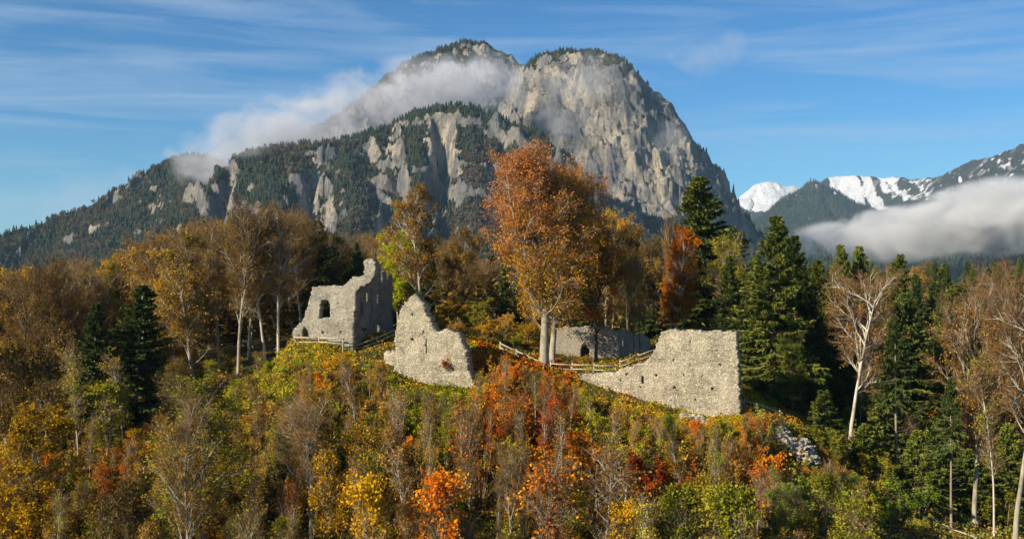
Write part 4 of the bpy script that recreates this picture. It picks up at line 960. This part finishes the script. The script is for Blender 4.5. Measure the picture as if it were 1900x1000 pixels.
# rust coloured bush growing out of the pointed wall
k = (825 - 950) / F
e = place("bush", KIND['shrub'][0][0], ((825 - 950) / F * 113.3, 113.3, (500 - 684) / F * 113.3), 0.4, 0.33, "small orange bush growing out of the face of the pointed wall", "shrub", None, LEAF['rust'], parts=("stems", "foliage"))

# ------------------------------------------------------------------ rock outcrops
def outcrop(px, py, Y, w, h, seed, label, tilt=0.0, dp=1.6):
    r = np.random.default_rng(seed); n = 46
    th_, ph = np.meshgrid(np.linspace(0, 2 * math.pi, 2 * n + 1)[:-1], np.linspace(0.02, math.pi - 0.02, n))
    V = np.stack([np.cos(th_) * np.sin(ph), np.sin(th_) * np.sin(ph), np.cos(ph)], -1)
    V = np.sign(V) * np.abs(V) ** 0.85; V = V * (1 + 0.22 * np.sign(noise(V[..., 0] * 2.2 + seed, V[..., 1] * 2.2, V[..., 2] * 2.2, seed + 3)))[..., None]
    rr = 1 + 0.75 * fbm(V[..., 0] * 1.3 + seed, V[..., 1] * 1.3, 4, seed, 0.65, True, z=V[..., 2] * 1.3)
    V = V * rr[..., None] * [w / 2, dp / 2, h / 2]
    c, s = math.cos(tilt), math.sin(tilt); V = np.stack([V[..., 0] * c + V[..., 2] * s, V[..., 1], -V[..., 0] * s + V[..., 2] * c], -1)
    m, k = V.shape[:2]; idx = np.arange(m * k).reshape(m, k); nx_ = np.roll(idx, -1, 1)
    mb = MB(); mb.add(V.reshape(-1, 3), np.stack([idx[:-1], idx[1:], nx_[1:], nx_[:-1]], -1).reshape(-1, 4))
    o = mb.build("rock_outcrop", M_ROCK); p = at(px, py, Y); o.location = p
    return tag(o, label, "rock")
M_ROCK = mat_masonry("outcrop_rock", (0.46, 0.42, 0.35), (0.22, 0.21, 0.18), (0.56, 0.52, 0.44), 2.0)
outcrop(1290, 781, 112, 2.2, 0.8, 1, "small white rock ledge under the foot of the big square wall", 0.15)
outcrop(1449, 808, 107.8, 1.5, 1.1, 2, "upper white rock of the diagonal outcrop right of the big wall", 0.9)
outcrop(1466, 826, 106.9, 1.9, 0.9, 13, "middle white rock of the diagonal outcrop right of the big wall", 0.35)
outcrop(1487, 838, 106.2, 1.3, 1.5, 24, "steep white rock low in the diagonal outcrop right of the big wall", 0.8)
outcrop(1501, 852, 105.6, 1.1, 0.8, 35, "lowest white rock of the diagonal outcrop right of the big wall", 0.2)
for px_, Y_, h_, lf_ in ((1456, 106.2, 1.1, 'olive'), (1478, 105.6, 1.0, 'rust'), (1492, 104.8, 1.2, 'olive'), (1440, 106.6, 1.0, 'gold'), (1474, 107.5, 1.4, 'olive')):
    plant('shrub', px_, Y_, h=h_, wf=1.3, leaf=lf_, name='bush', cat='shrub', label="small bush growing among the white outcrop rocks", group="small bushes among the white outcrop rocks")
outcrop(1386, 975, 93, 1.0, 2.6, 5, "narrow pale rock among bushes at the bottom edge of the slope", 0.2)
outcrop(1412, 905, 97, 0.8, 1.2, 6, "tiny pale rock high among bushes above the narrow one", 0.1)

# ------------------------------------------------------------------ wooden fences
t = NT("weathered_wood"); p = t.coord('Object')
n = t.noise(t.map(p, (2, 2, 8)), 2.0, 5, 0.6)
M_WOOD = t.diffuse(t.mix(t.rng(n, 0.35, 0.65), (0.52, 0.46, 0.38), (0.30, 0.26, 0.21)), 0.85, t.bump(n, 0.4, 0.02), 0.1)
def beam(p, q, w, h):
    p, q = np.array(p, float), np.array(q, float); d = q - p; d /= np.linalg.norm(d)
    s = np.cross(d, [0, 0, 1.0]); s = np.array([1.0, 0, 0]) if np.linalg.norm(s) < 1e-3 else s / np.linalg.norm(s); u = np.cross(s, d)
    V = [c + s * a * w / 2 + u * b * h / 2 for c in (p, q) for a, b in ((-1, -1), (1, -1), (1, 1), (-1, 1))]
    # chamfered ends read as cut timber
    V += [p - d * 0.02, q + d * 0.02]
    Fq = [[0, 1, 5, 4], [1, 2, 6, 5], [2, 3, 7, 6], [3, 0, 4, 7]]
    return np.array(V), np.array(Fq), np.array([[1, 0, 8], [2, 1, 8], [3, 2, 8], [0, 3, 8], [4, 5, 9], [5, 6, 9], [6, 7, 9], [7, 4, 9]])
def fence(pts, label, step=2.3, hgt=1.15, rails=(0.45, 0.95), zoff=0.0, fit=True):
    W = np.array([at(*p) for p in pts]); seg = np.linalg.norm(np.diff(W[:, :2], axis=0), axis=1); cum = np.concatenate([[0], np.cumsum(seg)])
    n = max(2, int(round(cum[-1] / step)) + 1); s = np.linspace(0, cum[-1], n)
    X, Yv, Zt = (np.interp(s, cum, W[:, i]) for i in range(3))
    G = ground(X, Yv)
    org = (X[0], Yv[0], float(G[0])); e = empty("wooden_fence", org); tag(e, label, "fence")
    rr = np.random.default_rng(len(label)); tops = []
    for i in range(n):
        j = rr.normal() * 0.03; z1 = Zt[i]                     # given height is the post top
        mb = MB(); V, q, tr_ = beam((X[i] - org[0], Yv[i] - org[1], min(G[i], z1 - hgt) - 0.25 - org[2]), (X[i] - org[0] + j, Yv[i] - org[1], z1 - org[2]), 0.13, 0.13)
        mb.add(V, q); mb.f.append(tr_); mb.tone.append(np.full(8, .5)); mb.mi.append(np.zeros(8, int)); mb.build("post", M_WOOD, e)
        tops.append((X[i] - org[0], Yv[i] - org[1] - 0.12, z1 - org[2]))
    for i in range(n - 1):
        for rl in rails:
            a, b = np.array(tops[i]), np.array(tops[i + 1]); a = a + [0, 0, rl - hgt + rr.normal() * .02]; b = b + [0, 0, rl - hgt + rr.normal() * .02]
            dd = (b - a) / np.linalg.norm(b - a)
            mb = MB(); V, q, tr_ = beam(a - dd * 0.06, b + dd * 0.06, 0.06, 0.12); mb.add(V, q); mb.f.append(tr_); mb.tone.append(np.full(8, .5)); mb.mi.append(np.zeros(8, int)); mb.build("rail", M_WOOD, e)
fence([(928, 634, 125), (965, 651, 124), (1003, 668, 121.5)], "two rail wooden fence descending left of the great beech trunks")
fence([(1022, 671, 120.5), (1060, 673, 119.8), (1100, 674, 119.5), (1142, 676, 119.5)], "level two rail wooden fence right of the great beech trunks", 2.1)
fence([(1150, 668, 121), (1185, 656, 121.8), (1218, 644, 122.5)], "two rail wooden fence climbing to the top of the big wall's shoulder", 2.1)
fence([(548, 623, 122.4), (592, 623, 121.3), (636, 625, 120.2)], "two rail wooden fence in front of the arched window wall", 2.6)
fence([(662, 637, 121.2), (700, 623, 122.6), (736, 607, 124)], "two rail wooden fence climbing from the tower ruin to the pointed wall", 2.3)
fence([(1381, 740, 114.5), (1405, 746, 114.5), (1432, 755, 114.5), (1446, 761, 115)], "short two rail wooden fence right of the big square wall", 1.9)
fence([(1640, 872, 117), (1665, 905, 114), (1700, 940, 109), (1760, 975, 103), (1810, 992, 100)], "long wooden handrail descending along the lower right path", 3.0)


# ------------------------------------------------------------------ cloud banks and mist (real volumes) and the air
def cloud(name, A, B, ry, rz_, dens, seed, label, ns=1/65, amp=1.8, col=(0.88, 0.89, 0.94), edge=1.0):
    A, B = at(*A), at(*B); c = (A + B) / 2; d = B - A; L = np.linalg.norm(d) / 2; d = d / (2 * L)
    n, m = 32, 48
    th_, ph = np.meshgrid(np.arange(m) * 2 * math.pi / m, np.linspace(0.03, math.pi - 0.03, n))
    V = np.stack([np.cos(ph), np.cos(th_) * np.sin(ph), np.sin(th_) * np.sin(ph)], -1).reshape(-1, 3)
    idx = np.arange(n * m).reshape(n, m); nx_ = np.roll(idx, -1, 1)
    mb = MB(); mb.add(V, np.stack([idx[:-1], idx[1:], nx_[1:], nx_[:-1]], -1).reshape(-1, 4))
    for k in (0, n - 1):
        cc = V[idx[k]].mean(0); base = mb.n
        mb.add(np.concatenate([V[idx[k]], [cc]]), [[(j + 1) % m, j, m] if k else [j, (j + 1) % m, m] for j in range(m)])
    t = NT(name + "_vapour"); p = t.coord('Object')
    ln = t.n.new("ShaderNodeVectorMath"); ln.operation = 'LENGTH'; t.l.new(p, ln.inputs[0])
    r_ = t.math('SUBTRACT', 1.0, ln.outputs['Value'])
    of = t.n.new("ShaderNodeVectorMath"); of.operation = 'ADD'; of.inputs[1].default_value = (seed * 310.0, 0, 0); t.l.new(t.pos(), of.inputs[0])
    nz_ = t.noise(t.map(of.outputs[0], (1, 1, 1.35)), ns, 9, 0.58, 0.5)
    q = t.math('ADD', t.math('MULTIPLY', r_, 1.0), t.math('MULTIPLY', t.math('SUBTRACT', nz_, 0.5), amp * 1.6))
    q = t.rng(q, 0.02, edge, 0, 1, True)
    q = t.math('MULTIPLY', q, t.rng(r_, 0, 0.16, 0, 1, True))
    q = t.math('MULTIPLY', q, dens)
    v = t.n.new("ShaderNodeVolumePrincipled"); v.inputs['Color'].default_value = (*col, 1); v.inputs['Anisotropy'].default_value = 0.1
    t.l.new(q, v.inputs['Density']); t.l.new(v.outputs[0], t.out.inputs['Volume'])
    o = mb.build(name, t.m); o.location = c
    u = np.cross([0, 0, 1.0], d); u /= np.linalg.norm(u); w = np.cross(d, u)
    from mathutils import Matrix
    Mx = Matrix(((d[0], u[0], w[0]), (d[1], u[1], w[1]), (d[2], u[2], w[2])))
    o.rotation_euler = Mx.to_euler(); o.scale = (L, ry, rz_)
    return tag(o, label, "cloud", None, 'stuff')
cloud("cloud_bank", (315, 315, 1905), (1005, 122, 2130), 88, 100, 0.021, 1, "long grey cloud lying across the mountain shoulder up to the two summits")
cloud("cloud_bank", (690, 205, 2010), (1005, 142, 2120), 80, 82, 0.024, 2, "thick head of the long grey cloud just left of the rock dome")
cloud("cloud_bank", (285, 318, 1860), (660, 232, 1930), 70, 84, 0.022, 3, "lower left tail of the long grey cloud over the forested shoulder")
cloud("mist", (985, 210, 2120), (1200, 120, 2140), 50, 80, 0.008, 4, "thin mist drifting across the upper face of the rock dome", 1/50)
cloud("mist", (1200, 255, 2080), (1290, 265, 2100), 40, 45, 0.007, 5, "thin wisp of mist on the right side of the rock dome", 1/40)
cloud("mist", (990, 190, 2090), (1080, 280, 2080), 40, 50, 0.011, 6, "mist pooled between the front ridge and the rock dome", 1/45)
cloud("fog_bank", (1430, 455, 2700), (2150, 395, 2700), 170, 84, 0.030, 7, "low white fog bank in the valley before the snowy range", 1/110, 1.3, (1, 1, 1), 0.7)
cloud("fog_bank", (1660, 410, 2700), (2150, 370, 2700), 170, 100, 0.030, 8, "higher swell of the valley fog bank at the right edge", 1/110, 1.2, (1, 1, 1), 0.7)
cloud("sky_wisp", (40, 400, 2500), (290, 330, 2500), 60, 80, 0.0022, 9, "faint grey cloud shred low in the sky above the left slope", 1/70, 2.0, (0.8, 0.85, 1.0))
cloud("sky_wisp", (1230, 150, 2600), (1390, 60, 2600), 60, 70, 0.0035, 10, "faint grey cloud shred in the sky right of the rock dome", 1/80, 2.0)
# the air between
def air(dens):
    t = NT("valley_air"); v = t.n.new("ShaderNodeVolumePrincipled"); v.inputs['Color'].default_value = (0.45, 0.72, 1.0, 1)
    v.inputs['Density'].default_value = dens; v.inputs['Anisotropy'].default_value = 0.0
    t.l.new(v.outputs[0], t.out.inputs['Volume'])
    x0, x1, y0, y1, z0, z1 = -38000, 38000, -300, 12600, -120, 760
    V = [(x, y, z) for z in (z0, z1) for x, y in ((x0, y0), (x1, y0), (x1, y1), (x0, y1))]
    mb = MB(); mb.add(V, [[0, 3, 2, 1], [4, 5, 6, 7], [0, 1, 5, 4], [1, 2, 6, 5], [2, 3, 7, 6], [3, 0, 4, 7]])
    tag(mb.build("haze", t.m), "thin blue air between the castle hill and the mountains", "haze", None, 'stuff')
air(0.00004)
